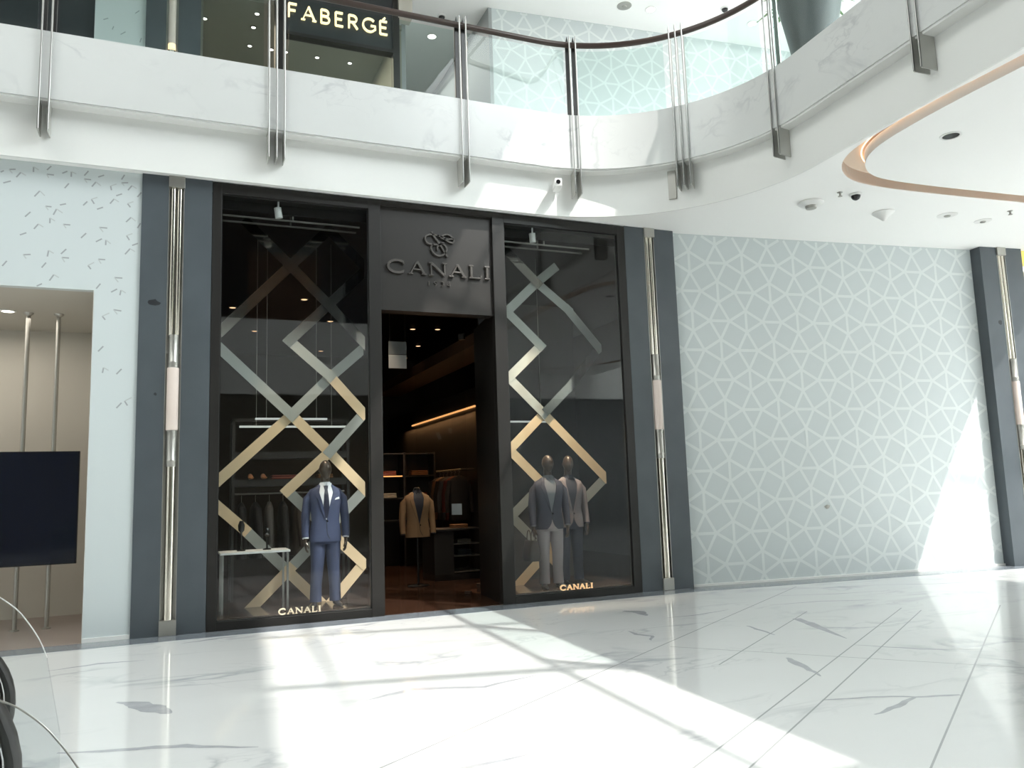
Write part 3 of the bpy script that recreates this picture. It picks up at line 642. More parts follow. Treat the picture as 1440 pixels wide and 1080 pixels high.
def hung_jacket(mat, loc, rot, lab, grp, seed=0):
    rnd = random.Random(seed); m = MB(); rings = []
    for z, w, d in ((0, .045, .02), (-.05, .15, .045), (-.10, .205, .06), (-.30, .20, .07), (-.55, .195, .07), (-.80, .205, .075)):
        rings.append([(w * math.copysign(abs(math.cos(a)) ** .6, math.cos(a)), d * math.sin(a) + rnd.uniform(-.004, .004), z) for a in [2 * PI * q / 16 for q in range(16)]])
    m.loft(rings)
    t = empty('hung_jacket', loc, lab, 'jacket', grp, rot)
    m.build('body', mat, t, smooth=True)
    for s in (-1, 1):
        k = MB(); k.tube([(s * .17, 0, -.09), (s * .225, -.01, -.35), (s * .235, -.03, -.66)], [.05, .052, .042], 10); k.build('sleeve', mat, t, smooth=True)
    k = MB(); k.tube([(0, 0, .0), (0, 0, .05), (.02, 0, .075), (.0, 0, .095), (-.018, 0, .08)], .004, 6); k.build('hanger_hook', M_STEELG, t, smooth=True)
    return t
M_SUITK = pm('black_suiting', (0.018, 0.018, 0.02), .75); M_SUITG = pm('grey_suiting', (0.10, 0.095, 0.09), .8); M_SUITB = pm('brown_suiting', (0.06, 0.045, 0.035), .8)
for i in range(8):
    x = .93 + i * .195
    hung_jacket((M_SUITK, M_SUITK, M_SUITG, M_SUITK, M_SUITB, M_SUITK, M_SUITK, M_SUITG, M_SUITK)[i], (x, 2.6, 1.41), PI / 2 + .12 * math.sin(i * 2.1),
                'dark suit jacket hanging in the row behind the left shop window', 'jackets on the rail', i)
def pendant(x0, x1, y, z, lab):
    t = empty('linear_pendant', ((x0 + x1) / 2, y, z), lab, 'pendant light'); w = (x1 - x0) / 2
    MB().box(-w, w, -.03, .03, -.012, .012).build('light_bar', M_TUBE, t)
    m = MB(); m.tube([(-w * .7, 0, .012), (-w * .7, 0, 5.12 - z)], .004, 5); m.tube([(w * .7, 0, .012), (w * .7, 0, 5.12 - z)], .004, 5); m.build('wire', M_STEELG, t)
pendant(1.02, 1.98, 1.55, 2.53, 'upper and shorter white light bar hanging in the left window')
pendant(.83, 2.30, 1.75, 2.44, 'lower and longer white light bar hanging in the left window')
pendant(4.35, 5.45, 1.55, 2.50, 'white light bar hanging in the right shop window')

# entrance: bust in tan jacket, display counter, shelving on the right
def ell(cx, cy, cz, rx, ry, n=20, p=.75, tilt=0.0):
    out = []
    for q in range(n):
        a = 2 * PI * q / n; c, s = math.cos(a), math.sin(a)
        out.append((cx + rx * math.copysign(abs(c) ** p, c), cy + ry * math.copysign(abs(s) ** p, s), cz + tilt * c))
    return out
JR = [(.79, .196, .130, 0), (.90, .192, .128, 0), (1.05, .170, .112, 0), (1.18, .184, .122, 0), (1.30, .202, .126, .0), (1.39, .210, .108, .008), (1.437, .196, .090, .014), (1.47, .125, .075, .018), (1.50, .085, .062, .022)]
def jr_at(z):
    if z <= JR[0][0]: return JR[0][1:]
    for a, b in zip(JR, JR[1:]):
        if z <= b[0]:
            t = (z - a[0]) / (b[0] - a[0]); return tuple(a[i] + (b[i] - a[i]) * t for i in (1, 2, 3))
    return JR[-1][1:]
def front_y(x, z, off=0.0):
    rx, ry, cy = jr_at(z); u = min(.98, abs(x) / rx)
    c = u ** (1 / .75); s = math.sqrt(max(0, 1 - c * c)) ** .75
    return cy - ry * s - off
def patch(m, left, right, off, n=5, thick=.0):
    """skin patch on the chest between two outlines given as (x, z)"""
    rows = []; l2, r2 = [], []
    for a, b in zip(range(len(left) - 1), range(1, len(left))):
        for k in range(4):
            f = k / 4
            for src, dst in ((left, l2), (right, r2)): dst.append((src[a][0] + (src[b][0] - src[a][0]) * f, src[a][1] + (src[b][1] - src[a][1]) * f))
    left, right = l2 + [left[-1]], r2 + [right[-1]]
    for (x0, z0), (x1, z1) in zip(left, right):
        rows.append([(x0 + (x1 - x0) * k / n, z0 + (z1 - z0) * k / n) for k in range(n + 1)])
    vs = [(x, front_y(x, z, off), z) for r in rows for x, z in r] + [(x, front_y(x, z, off - .012), z) for r in rows for x, z in r]
    N0 = len(rows) * (n + 1); fs = []
    for j in range(len(rows) - 1):
        for i in range(n):
            a = j * (n + 1) + i; fs.append((a, a + 1, a + n + 2, a + n + 1)); fs.append((N0 + a, N0 + a + n + 1, N0 + a + n + 2, N0 + a + 1))
    for j in range(len(rows) - 1):
        a = j * (n + 1); b = a + n
        fs.append((a, a + n + 1, N0 + a + n + 1, N0 + a)); fs.append((b, N0 + b, N0 + b + n + 1, b + n + 1))
    for i in range(n):
        a = i; b = (len(rows) - 1) * (n + 1) + i
        fs.append((a, N0 + a, N0 + a + 1, a + 1)); fs.append((b, b + 1, N0 + b + 1, N0 + b))
    m.add(vs, fs)
def jacket_on(t, jm, lapm, shirt, tie=None, pocket=None, button_z=1.02, sleeves=True, lower=None, open_w=.0, bent=None):
    jk = MB(); jk.loft([ell(0, cy, z, rx, ry, 28) for z, rx, ry, cy in JR]); J = jk.build('jacket', jm, t, smooth=True)
    # shirt front in the V of the jacket
    VZ = [button_z + .0, button_z + .12, button_z + .25, 1.40, 1.45, 1.495]; VW = [.004, .028, .058, .085, .075, .062]
    s = MB(); patch(s, [(-w, z) for w, z in zip(VW, VZ)], [(w, z) for w, z in zip(VW, VZ)], .004); S = s.build('shirt', shirt, t, smooth=True)
    c = MB()
    for q in (-1, 1): c.add([(q * .012, -.066, 1.475), (q * .062, -.058, 1.455), (q * .078, -.02, 1.515), (q * .02, -.058, 1.522), (q * .012, -.058, 1.474), (q * .060, -.048, 1.456), (q * .070, -.01, 1.515), (q * .02, -.045, 1.522)],
                            [(0, 1, 2, 3), (7, 6, 5, 4), (0, 4, 5, 1), (1, 5, 6, 2), (2, 6, 7, 3), (3, 7, 4, 0)])
    c.lathe([(.066, 1.47), (.064, 1.53), (.058, 1.53), (.058, 1.47)], (0, .012, 0), 18)
    c.build('collar', shirt, S, smooth=True)
    if tie:
        k = MB(); TZ = [button_z + .02, button_z + .15, 1.36, 1.43, 1.455, 1.485]; TW = [.012, .036, .028, .018, .024, .028]
        patch(k, [(-w, z) for w, z in zip(TW, TZ)], [(w, z) for w, z in zip(TW, TZ)], .013, 3); k.build('tie', tie, t, smooth=True)
    for q in (-1, 1):
        l = MB()
        LZ = [button_z, button_z + .12, button_z + .25, 1.37, 1.40, 1.45, 1.485]; LI = [.006, .030, .060, .084, .086, .077, .066]; LO = [.010, .062, .105, .140, .122, .116, .10]
        patch(l, [(q * a, z) for a, z in zip(LI, LZ)], [(q * a, z) for a, z in zip(LO, LZ)], .012, 3); l.build('lapel', lapm, J, smooth=True)
    # front edge, buttons, pocket flaps, chest pocket
    e = MB()
    for z0, z1 in ((.82, button_z),):
        pts = [(0.004 + .05 * max(0, (.93 - z) / .12) ** 2, z) for z in [z0 + (z1 - z0) * i / 8 for i in range(9)]]
        e.tube([(x, front_y(x, z, .003), z) for x, z in pts], .0035, 6)
    e.build('front_seam', M_BLACKM, J)
    b = MB(); b.lathe([(.010, 0), (.010, .006), (.006, .008)], (0, 0, 0), 10, 'y'); o = b.build('button', M_BLACKP, J); o.location = (.012, front_y(.012, button_z - .02, .008), button_z - .02)
    if lower:
        f = MB(); patch(f, [(-w, z) for w, z in ((.075, .791), (.045, .82), (.018, .86), (.003, .92))], [(w, z) for w, z in ((.075, .791), (.045, .82), (.018, .86), (.003, .92))], .004, 4); f.build('front_opening', lower, J, smooth=True)
    for q in (-1, 1):
        f = MB(); patch(f, [(q * .08, .975), (q * .08, .935)], [(q * .165, .985), (q * .165, .945)], .005, 3); f.build('pocket_flap', lapm, J)
    if pocket:
        f = MB(); patch(f, [(.095, 1.30), (.10, 1.32)], [(.165, 1.315), (.16, 1.34)], .006, 3); f.build('pocket_square', pocket, t)
    arms = bent or {-1: [(-.168, .006, 1.395), (-.216, .008, 1.325), (-.243, .014, 1.11), (-.250, -.03, .89), (-.248, -.04, .845)], 1: [(.168, .006, 1.395), (.216, .008, 1.325), (.243, .014, 1.11), (.250, -.03, .89), (.248, -.04, .845)]}
    for q in (-1, 1):
        a = MB(); a.tube(arms[q], [.040, .058, .054, .045, .044], 14); a.build('sleeve', jm, J, smooth=True)
        p = arms[q]; d0 = Vector(p[-1]); dr = (d0 - Vector(p[-2])).normalized()
        a = MB(); a.tube([d0 - dr * .02, d0 + dr * .014], .040, 12); a.build('cuff', shirt, S, smooth=True)
    return arms
def hand(t, wrist, side, mat, curl=.5):
    """palm, four bent fingers of different length and a thumb; hanging down, palm towards the thigh"""
    m = MB(); x, y, z = wrist; s = side
    m.loft([ell(x, y, z + .02, .022, .030, 12, 1), ell(x, y - .002, z - .02, .020, .036, 12, .9), ell(x - s * .002, y - .004, z - .065, .018, .044, 12, .9), ell(x - s * .004, y - .004, z - .095, .014, .042, 12, .9)])
    for k, (dy, L) in enumerate(((-.034, .070), (-.012, .080), (.010, .074), (.030, .058))):
        b = Vector((x - s * .003, y - .004 + dy, z - .088)); c = curl * (.7 + .12 * k)
        p1 = b + Vector((-s * L * .15 * c, 0, -L * .42)); p2 = p1 + Vector((-s * L * .45 * c, 0, -L * .30)); p3 = p2 + Vector((-s * L * .38 * c, .002, -L * .12 * (1 - c) + .004))
        m.tube([b + Vector((0, 0, .012)), b, p1, p2, p3], [.0095, .0095, .0088, .0078, .0055], 8)
    b = Vector((x - s * .004, y - .036, z - .03)); m.tube([b, b + Vector((-s * .014, -.020, -.026)), b + Vector((-s * .026, -.024, -.052)), b + Vector((-s * .030, -.018, -.070))], [.013, .011, .0095, .006], 8)
    m.build('hand', mat, t, smooth=True)
def head(t, mat, turn=0.0, tilt=0.0):
    m = MB(); nu, nv = 32, 24; vs = []; fs = []
    for j in range(nv + 1):
        th = PI * j / nv
        for i in range(nu):
            ph = 2 * PI * i / nu
            dx, dy, dz = math.sin(th) * math.sin(ph), -math.sin(th) * math.cos(ph), math.cos(th)
            x, y, z = dx * .074, dy * .096, dz * .122
            if dz < 0: x *= 1 - .28 * (-dz) ** 1.5; y = y * (1 - .20 * (-dz)) - .012 * (-dz)
            if dz > .3 and y > 0: y *= 1.06
            f = max(0, -dy)
            g = lambda cx, cz, sx, sz: math.exp(-((x - cx) / sx) ** 2 - ((z - cz) / sz) ** 2) * f
            y -= .020 * g(0, -.022, .011, .026) + .006 * g(0, -.034, .016, .010) + .009 * g(0, -.098, .024, .018) + .006 * g(0, -.065, .022, .008)
            y += .010 * g(.030, .006, .017, .012) + .010 * g(-.030, .006, .017, .012) + .004 * g(0, -.052, .020, .005) + .003 * g(0, -.076, .022, .006)
            y -= .004 * g(.030, .024, .022, .007) + .004 * g(-.030, .024, .022, .007)
            vs.append((x, y, z))
    for j in range(nv):
        for i in range(nu): fs.append((j * nu + i, j * nu + (i + 1) % nu, (j + 1) * nu + (i + 1) % nu, (j + 1) * nu + i))
    m.add(vs, fs)
    for s in (-1, 1): m.loft([ell(s * .070, .008, -.03 + .0 * k, .004, .010, 8, 1) if k == 0 else ell(s * (.072 + .006 * (k < 3)), .010, -.03 + k * .018, .005, .014 + .004 * (k == 2), 8, 1) for k in range(4)])
    M = Matrix.Rotation(turn, 4, 'Z') @ Matrix.Rotation(tilt, 4, 'X')
    m.v = [tuple(M @ Vector(v) + Vector((0, -.012, 1.685))) for v in m.v]
    m.tube([(0, .018, 1.44), (0, .014, 1.52), (0, .004, 1.62)], [.062, .053, .056], 18)
    m.build('head', mat, t, smooth=True)
def legs(t, mat, shoe, spread=.11):
    m = MB(); m.loft([ell(0, 0, z, rx, ry, 24, .8) for z, rx, ry in ((.76, .165, .115), (.84, .178, .118), (.93, .172, .112), (.98, .16, .105))])
    for s in (-1, 1):
        m.tube([(s * .088, 0, .86), (s * .092, .0, .74), (s * .10, -.006, .48), (s * (spread - .004), .006, .25), (s * spread, .004, .055)], [.098, .098, .078, .070, .072], 18)
    m.build('trousers', mat, t, smooth=True)
    for s in (-1, 1):
        o = shoe_mesh().build('shoe', shoe, t, smooth=True); o.location = (s * spread, .06, 0.001); o.rotation_euler.z = s * .18
M_BRZ = pm('dark_bronze_mannequin', (0.075, 0.055, 0.042), .32, metal=.35, spec=.6)
M_BLUE = pm('blue_wool', (0.042, 0.054, 0.112), .75, bump=.15, bscale=300); M_NAVY = pm('slate_navy_wool', (0.034, 0.035, 0.055), .75, bump=.15, bscale=300)
M_SHIRT = pm('white_shirt', (.72, .73, .76), .7); M_TIE = pm('navy_silk', (.012, .014, .035), .4); M_SHOEB = pm('black_leather', (.012, .010, .010), .3)
M_KNIT = pm('mid_grey_knit', (.16, .165, .18), .85); M_CHINO = pm('pale_mauve_cotton', (.29, .245, .25), .8); M_DUST = pm('dusky_rose_grey_wool', (.20, .165, .17), .8); M_DSHIRT = pm('dark_navy_shirt', (.02, .022, .035), .7); M_DENIM = pm('dark_navy_denim', (.018, .024, .045), .8)
def mannequin(loc, rot, label, jm, lapm, shirt, tie, pocket, trous, shoe, turn=0.0, button_z=1.03, spread=.11, scale=1.0):
    t = empty('mannequin', loc, label, 'mannequin', None, rot); t.scale = (scale,) * 3
    head(t, M_BRZ, turn); arms = jacket_on(t, jm, lapm, shirt, tie, pocket, button_z, True, trous)
    for q in (-1, 1): hand(t, Vector(arms[q][-1]) + Vector((0, -.004, -.03)), q, M_BRZ)
    legs(t, trous, shoe, spread)
    return t
mannequin((1.775, .50, .121), -.05, 'mannequin in a blue suit, white shirt and tie in the left window', M_BLUE, M_BLUE, M_SHIRT, M_TIE, M_SHIRT, M_BLUE, M_SHOEB, .25, 1.06, .12, .99)
mannequin((4.83, .42, .121), -.12, 'mannequin in navy jacket and pale trousers holding a bag, right window', M_NAVY, M_NAVY, M_KNIT, None, None, M_CHINO, M_SHOEB, .35, 1.02, .10, 1.0)
mannequin((5.265, .66, .121), -.02, 'mannequin in rose grey jacket and dark trousers at right in the right window', M_DUST, M_DUST, M_DSHIRT, None, None, M_DENIM, M_SHOEB, -.1, 1.0, .11, 1.0)
bag = empty('leather_bag', (4.525, .385, .50), 'small dark brown leather bag held by the pale trousered mannequin', 'bag')
M_BAG = pm('dark_brown_leather', (.035, .024, .018), .45)
m = MB(); m.loft([ell(0, 0, 0, .085, .16, 20, .5), ell(0, 0, .10, .09, .165, 20, .5), ell(0, 0, .27, .045, .15, 20, .5)]); m.build('bag_body', M_BAG, bag, smooth=True)
for s in (-1, 1):
    m = MB(); m.tube([(s * .03, .07 * math.cos(a), .255 + .155 * math.sin(a)) for a in [PI * k / 12 for k in range(13)]], .007, 8); m.build('handle', M_BAG, bag, smooth=True)
# tan jacket on a bust inside the entrance
M_TANJ = pm('tan_brown_wool', (.27, .155, .075), .8)
bu = empty('dress_form', (3.62, 2.8, -.02), 'tan jacket on a headless dress form inside the entrance', 'dress form')
jacket_on(bu, M_TANJ, M_TANJ, M_DSHIRT, None, None, 1.0)
m = MB(); m.lathe([(.17, .026), (.17, .04), (.02, .05), (.018, .85)], n=18); m.build('stand', M_BLACKM, bu, smooth=True)
m = MB(); m.lathe([(.05, 1.46), (.05, 1.56), (.03, 1.575)], (0, .01, 0), 16); m.build('neck_cap', M_BLACKM, bu, smooth=True)
ct = empty('display_counter', (4.45, 3.6, .005), 'dark display counter with open shelves inside the entrance', 'counter')
MB().box(-.42, .42, -.35, .35, 0, .10).build('plinth', M_BLACKM, ct)
m = MB(); m.box(-.42, -.08, -.35, .35, .10, .82); m.box(-.08, .42, .30, .35, .10, .82); m.build('body', M_DARKG, ct)
for z in (.12, .38, .58): MB().box(-.08, .42, -.35, .30, z, z + .015).build('shelf', M_STEELG, ct)
MB().box(-.44, .44, -.37, .37, .82, .845).build('counter_top', M_DARKG, ct, bevel=.004)
folded(4.63, 3.58, .5965, M_CREAM, .26, 'cream folded cloth on the middle shelf of the counter', None, 2)
folded(4.62, 3.55, .3965, pm('slate_cloth', (.10, .12, .14), .8), .26, 'slate blue folded cloth on the lower shelf of the counter', None, 3)
folded(4.55, 3.5, .852, M_TAN, .26, 'tan folded cloth lying on the counter top', None, 2)
# wall shelving with clothes behind the counter
ws = empty('wall_shelving', (4.62, 6.6, .005), 'dark wall shelving with clothes at the back of the entrance', 'shelving')
m = MB(); m.box(-.9, .44, .2, .24, 0, 2.3)
for x in (-.9, -.25, .40): m.box(x, x + .04, -.2, .2, 0, 2.3)
m.build('carcass', M_DARKG, ws)
for z in (.9, 1.35, 1.80, 2.26): MB().box(-.86, .40, -.2, .2, z, z + .03).build('shelf', M_DARKG, ws)
m = MB(); m.box(-.82, -.28, -.215, -.20, 1.805, 1.825); m.build('shelf_light', M_LED, ws)
for k, (x, z, mat, lab) in enumerate([(4.05, 1.387, M_CREAM, 'cream folded clothes on the second shelf at the back of the shop'), (4.7, 1.387, M_RED, 'rust folded clothes on the second shelf at the back of the shop'), (4.05, 1.837, M_RED, 'rust folded clothes on the lit shelf at the back of the shop'), (4.72, 1.837, M_TAN, 'tan folded clothes on the lit shelf at the back of the shop')]):
    folded(x, 6.55, z, mat, .36, lab, None, 3)
m = MB(); m.tube([(4.83, 4.1, 1.868), (4.83, 5.6, 1.868)], .014, 8)
for y in (4.1, 5.6): m.tube([(4.83, y, 1.868), (5.079, y, 1.868)], .010, 8)
tag(m.build('hanging_rail', M_STEELG, smooth=True), 'short clothes rail fixed to the dark wall right of the entrance', 'clothes rail')
for k in range(6):
    hung_jacket((M_SUITB, M_RED, M_SUITG, M_SUITB, M_TAN, M_SUITK)[k], (4.83, 4.25 + k * .23, 1.755), .1 * math.sin(k * 1.7), 'jacket hanging on the wall rail behind the open glass door', 'jackets behind the glass door', 20 + k)
# lamps in the windows and the shop
def spot(name, loc, to, power, size=50, col=(1, .80, .58)):
    d = bpy.data.lights.new(name, 'SPOT'); d.energy = power; d.spot_size = math.radians(size); d.spot_blend = .6; d.shadow_soft_size = .04; d.color = col
    o = bpy.data.objects.new(name, d); COL.objects.link(o); o.location = loc
    o.rotation_euler = (Vector(to) - Vector(loc)).to_track_quat('-Z', 'Y').to_euler(); return o
def track_spot(x, y, z, to, power, lab, col=(1, .80, .58), size=46):
    t = empty('track_spotlight', (x, y, z), lab, 'spotlight')
    m = MB(); dr = (Vector(to) - Vector((x, y, z))).normalized(); m.tube([Vector((0, 0, 0)) - dr * .06, dr * .07], .045, 14); m.tube([(0, 0, 0), (0, 0, 5.12 - z)], .012, 8); m.build('housing', M_PLASTIC, t, smooth=True)
    spot('spot_lamp', Vector((x, y, z)) + dr * .09, to, power, size, col)
track_spot(1.15, .18, 4.98, (1.75, .5, 1.2), 130, 'white spotlight high inside the left shop window')
track_spot(4.62, .18, 4.98, (5.0, .5, 1.2), 420, 'white spotlight high inside the right shop window')
for x0, x1, lab in ((.50, 2.2, 'left'), (4.14, 5.6, 'right')):
    for k, y in enumerate((.34, .56)):
        m = MB(); m.box(x0, x1, y - .012, y + .012, 4.93 + .0 * k, 4.95); m.box((x0 + x1) / 2 - .01, (x0 + x1) / 2 + .01, y - .01, y + .01, 4.95, 5.125)
        tag(m.build('lighting_track', M_STEELG), ('front' if k == 0 else 'rear') + ' thin ceiling lighting track in the ' + lab + ' shop window', 'lighting track')
spot('entrance_lamp', (3.6, 2.0, 5.0), (3.6, 2.7, 1.2), 80, 40); spot('counter_lamp', (4.4, 2.6, 5.0), (4.5, 3.4, .6), 80, 40); spot('shelf_lamp', (4.4, 4.8, 5.0), (4.6, 6.4, 1.3), 100, 44); spot('floor_lamp_warm', (3.1, 3.8, 5.0), (3.2, 3.6, 0), 40, 60)
spot('rail_lamp', (1.6, 1.6, 5.0), (1.5, 2.6, 1.3), 90, 46)

# ================================================================== BALUSTRADE ON THE UPPER LEVEL
class Path:
    def __init__(s, pts):
        s.p = [Vector(q) for q in pts]; s.l = [0.0]
        for a, b in zip(s.p, s.p[1:]): s.l.append(s.l[-1] + (b - a).length)
    def at(s, t):
        for i in range(len(s.p) - 1):
            if t <= s.l[i + 1] or i == len(s.p) - 2:
                u = (t - s.l[i]) / (s.l[i + 1] - s.l[i]); d = (s.p[i + 1] - s.p[i]).normalized()
                return s.p[i].lerp(s.p[i + 1], u), d
    def near(s, q):
        q = Vector(q); best = (1e9, 0)
        t = 0.0
        while t < s.l[-1]:
            d = (s.at(t)[0] - q).length
            if d < best[0]: best = (d, t)
            t += .01
        return best[1]
    def sub(s, t0, t1, step=.12):
        n = max(2, int((t1 - t0) / step)); return [tuple(s.at(t0 + (t1 - t0) * i / n)[0]) for i in range(n + 1)]
EP = Path(edge_path(0.0, n=40)); GP = Path(edge_path(0.07, n=40))
CL = [((-3.85, -.3), 2, .09), ((-1.375, -.3), 2, .095), ((1.068, -.3), 3, .092), ((3.475, -.3), 2, .09), ((5.10, -.35), 2, .09), ((6.35, -1.08), 3, .09), ((6.88, -2.32), 2, .09), ((6.79, -4.48), 2, .09), ((6.68, -6.5), 2, .09), ((6.57, -8.5), 2, .09)]
PLB = ['at upper left before the dark doorway', 'in front of the upper lit shop', 'at the right side of the upper dark shop', 'before the upper pale lattice hoarding', 'where the railing starts curving', 'left of the upper planter', 'crossing the fascia at the upper right corner']
CT = []
for k, (q, n, gap) in enumerate(CL):
    t0 = EP.near(q); CT.append(t0); p, dr = EP.at(t0); nrm = Vector((-dr.y, dr.x))   # nrm points away from the void
    lab = ('three' if n == 3 else 'pair of') + ' slim steel railing rods ' + (['beyond the left end of the view'] + PLB)[min(k, 7)] if k < 8 else None
    if k in (8, 9): lab = ('nearer' if k == 9 else 'farther') + ' pair of slim steel railing rods beyond the upper right corner'
    c = empty('railing_post', (p.x, p.y, 0), lab, 'railing post', 'steel railing posts', math.atan2(dr.y, dr.x))
    for i in range(n):
        u = (i - (n - 1) / 2) * gap
        m = MB(); m.tube([(u, -.030, 5.48), (u, -.030, 7.76), (u, -.030, 7.80)], [.011, .011, .005], 10); m.build('rod', M_STEEL, c, smooth=True)
        m = MB(); m.box(u - .006, u + .006, -.030, .17, 5.47, 5.845); m.build('fin', M_FIN, c)
        if n == 2:
            m = MB(); m.prism_y([(u - .03, 6.625), (u + .03, 6.625), (u + .03, 7.72), (u, 7.86), (u - .03, 7.72)], .085, .105); m.build('flat_post', M_BLACKM if k < 6 else M_STEEL, c, bevel=.004)
        else:
            m = MB(); m.box(u - .012, u + .012, .045, .06, 6.62, 7.64); m.build('flat_post', M_STEEL, c)
for k in range(len(CL) - 1):
    a, b = CT[k] + CL[k][2] * (CL[k][1] + .2) / 2, CT[k + 1] - CL[k + 1][2] * (CL[k + 1][1] + .2) / 2
    lab = ['glass railing panel before the dark doorway at upper left', 'glass railing panel before the upper pilaster and lit shop', 'glass railing panel below the FABERGE sign', 'glass railing panel before the left half of upper lattice hoarding', 'curved glass railing panel before the right half of upper lattice hoarding',
           'sharply curved glass railing panel left of the planter', 'glass railing panel before the dark planter', 'glass railing panel right of the planter', 'glass railing panel beyond the upper right corner'][k]
    tag(ribbon(GP.sub(a, b), 6.60, 7.63, .014).build('railing_glass_panel', M_BGLASS, smooth=True), lab, 'glass panel', 'glass railing panels')
m = MB(); RP = Path(edge_path(.04, n=40))
m.tube([(x, y, 7.70) for x, y in RP.sub(.2, RP.l[-1] - .05, .15)], .034, 12, flat=1.25); tag(m.build('handrail', M_RAIL, smooth=True), 'continuous dark brown handrail curving along the upper glass railing', 'handrail')

# ================================================================== UPPER GALLERY
UZ = 10.65
struct(MB().box(-12, 18, -.30, 14, UZ, UZ + 1.3).build('ceiling.003', M_CEIL))
u = MB(); u.box(-12, -2.6, 3.5, 3.6, 6.6, UZ); u.mat(1).box(-2.6, -1.27, 3.52, 3.6, 6.6, UZ); u.mat(2).box(-1.27, -.54, 3.46, 3.6, 6.6, UZ)
put_marks(u, [(-1.15, 9.0, -1.08, 9.04), (-1.02, 8.86, -1.0, 8.92), (-.90, 8.80, -.83, 8.86), (-.62, 8.72, -.60, 8.80), (-1.14, 8.42, -1.08, 8.48), (-.86, 8.44, -.80, 8.50), (-.80, 8.54, -.74, 8.58), (-.7, 9.2, -.64, 9.26), (-1.1, 9.4, -1.05, 9.46), (-.95, 9.6, -.9, 9.54)], 3.459, 0, 0, 3, 3)
struct(u.build('wall_upper', [M_GREY, M_NAVYW, M_HOARD, M_MARK]))
pu = empty('stone_pilaster', (0, 3.40, 0), 'grey stone pilaster on the upper level left of the lit shop', 'pilaster')
MB().box(-.54, -.24, 0, .2, 6.6, UZ).build('stone_panel', M_STONE, pu); MB().box(-.06, .28, 0, .2, 6.6, UZ).build('stone_panel', M_STONE, pu); MB().box(-.24, -.06, .06, .2, 6.6, UZ).build('metal_channel', M_STEELG, pu)
lu = empty('tube_light', (-.15, 0, 0), 'tall metal lamp with a glowing end'); lu.parent = pu
m = MB(); m.lathe([(.05, 6.62), (.05, 8.70)], (0, .02, 0), 16); m.lathe([(.045, 9.6), (.045, 10.6)], (0, .02, 0), 16); m.build('pole', M_CHROME, lu, smooth=True)
m = MB(); m.lathe([(.055, 8.70), (.055, 9.60)], (0, .01, 0), 16); m.build('frosted_tube', M_FROST, lu, smooth=True)
m = MB(); m.lathe([(.02, 8.64), (.058, 8.66), (.058, 8.74), (.02, 8.76)], (0, .0, 0), 14); m.build('lamp_end', M_LAMP, lu, smooth=True)
# upper lit shop
us = MB(); us.box(.28, 3.70, 7.0, 7.1, 6.6, 9.9); us.box(.28, .32, 3.6, 7.0, 6.6, 9.9); us.box(3.62, 3.70, 3.6, 7.0, 6.6, 9.9)
struct(us.build('wall_upper.001', M_OLIVE)); struct(MB().box(.28, 3.70, 3.56, 7.1, 9.86, 9.95).build('ceiling.004', M_OLIVE))
sf = MB(); sf.box(1.46, 1.62, 3.42, 3.6, 6.6, UZ); sf.box(3.50, 3.62, 3.42, 3.6, 6.6, UZ); sf.box(1.62, 3.50, 3.42, 3.6, 9.30, 9.36); sf.box(.28, 1.46, 3.42, 3.6, 10.2, UZ); sf.mat(1).box(1.62, 3.50, 3.45, 3.56, 9.36, UZ)
struct(sf.build('window_3', [M_BRONZE, M_NAVYW]))
MBg = MB(); MBg.box(.28, 1.46, 3.50, 3.51, 6.6, 10.2); MBg.box(1.62, 3.50, 3.50, 3.51, 6.6, 9.30); struct(MBg.build('window_4', M_DGLASS))
m = MB(); write(m, 'FABERGe', 1.665, 3.41, 9.62, .245, .028, 3.40, 3.44, gap=.30); tag(m.build('shop_sign', M_GOLD), 'glowing FABERGE name on the dark upper shopfront', 'sign')
for i, (x, y) in enumerate([(.32, 5.0), (1.17, 5.0), (1.56, 5.0), (1.82, 5.0), (2.41, 5.0), (3.04, 5.0), (.36, 4.35), (1.18, 4.35), (1.2, 3.9)]):
    downlight((x, y, 9.858), M_LAMPW, 'small warm downlight in the ceiling of the lit upper shop', 'downlights in the upper shop', .04)
area_light('upper_shop_fill', (1.9, 5.2, 9.8), 2.6, 2.2, 22, (1, .85, .62))
# corridor beside it, then the upper hoarding
uh = MB(); uh.box(0, 9.0, 0, .1, 0, UZ - 6.6); uh.mat(1); lattice(uh, 9.0, UZ - 6.6, .33, (.20, 2.35), .040, -.0008)
o = struct(uh.build('wall_upper.002', [M_HOARD, M_HLINE])); o.location = (5.47, 3.53, 6.6); o.rotation_euler.z = -.1
struct(MB().box(5.40, 5.475, 3.53, 9.5, 6.6, UZ).build('wall_upper.003', M_GREY))
struct(MB().box(3.7, 5.5, 9.4, 9.5, 6.6, UZ).build('wall_upper.004', M_GREY)); struct(MB().box(3.70, 3.78, 3.6, 9.5, 6.6, UZ).build('wall_upper.005', M_GREY))
bm_ = MB(); bm_.box(3.60, 3.85, 3.35, 3.6, 10.0, UZ); struct(bm_.build('trim_7', M_NICHE))
def ceil_lamp(loc, lab, grp): return downlight(loc, M_LAMPW, lab, grp, .09, M_PLASTIC)
ceil_lamp((8.41, 2.53, UZ), 'warm downlight on the upper ceiling left of the curved railing', None)
ceil_lamp((10.63, 2.25, UZ), 'warm downlight on the upper ceiling seen through the curved glass', None)
ceil_lamp((4.68, 4.84, UZ), 'warm downlight on the ceiling of the upper corridor beside the dark shop', None)
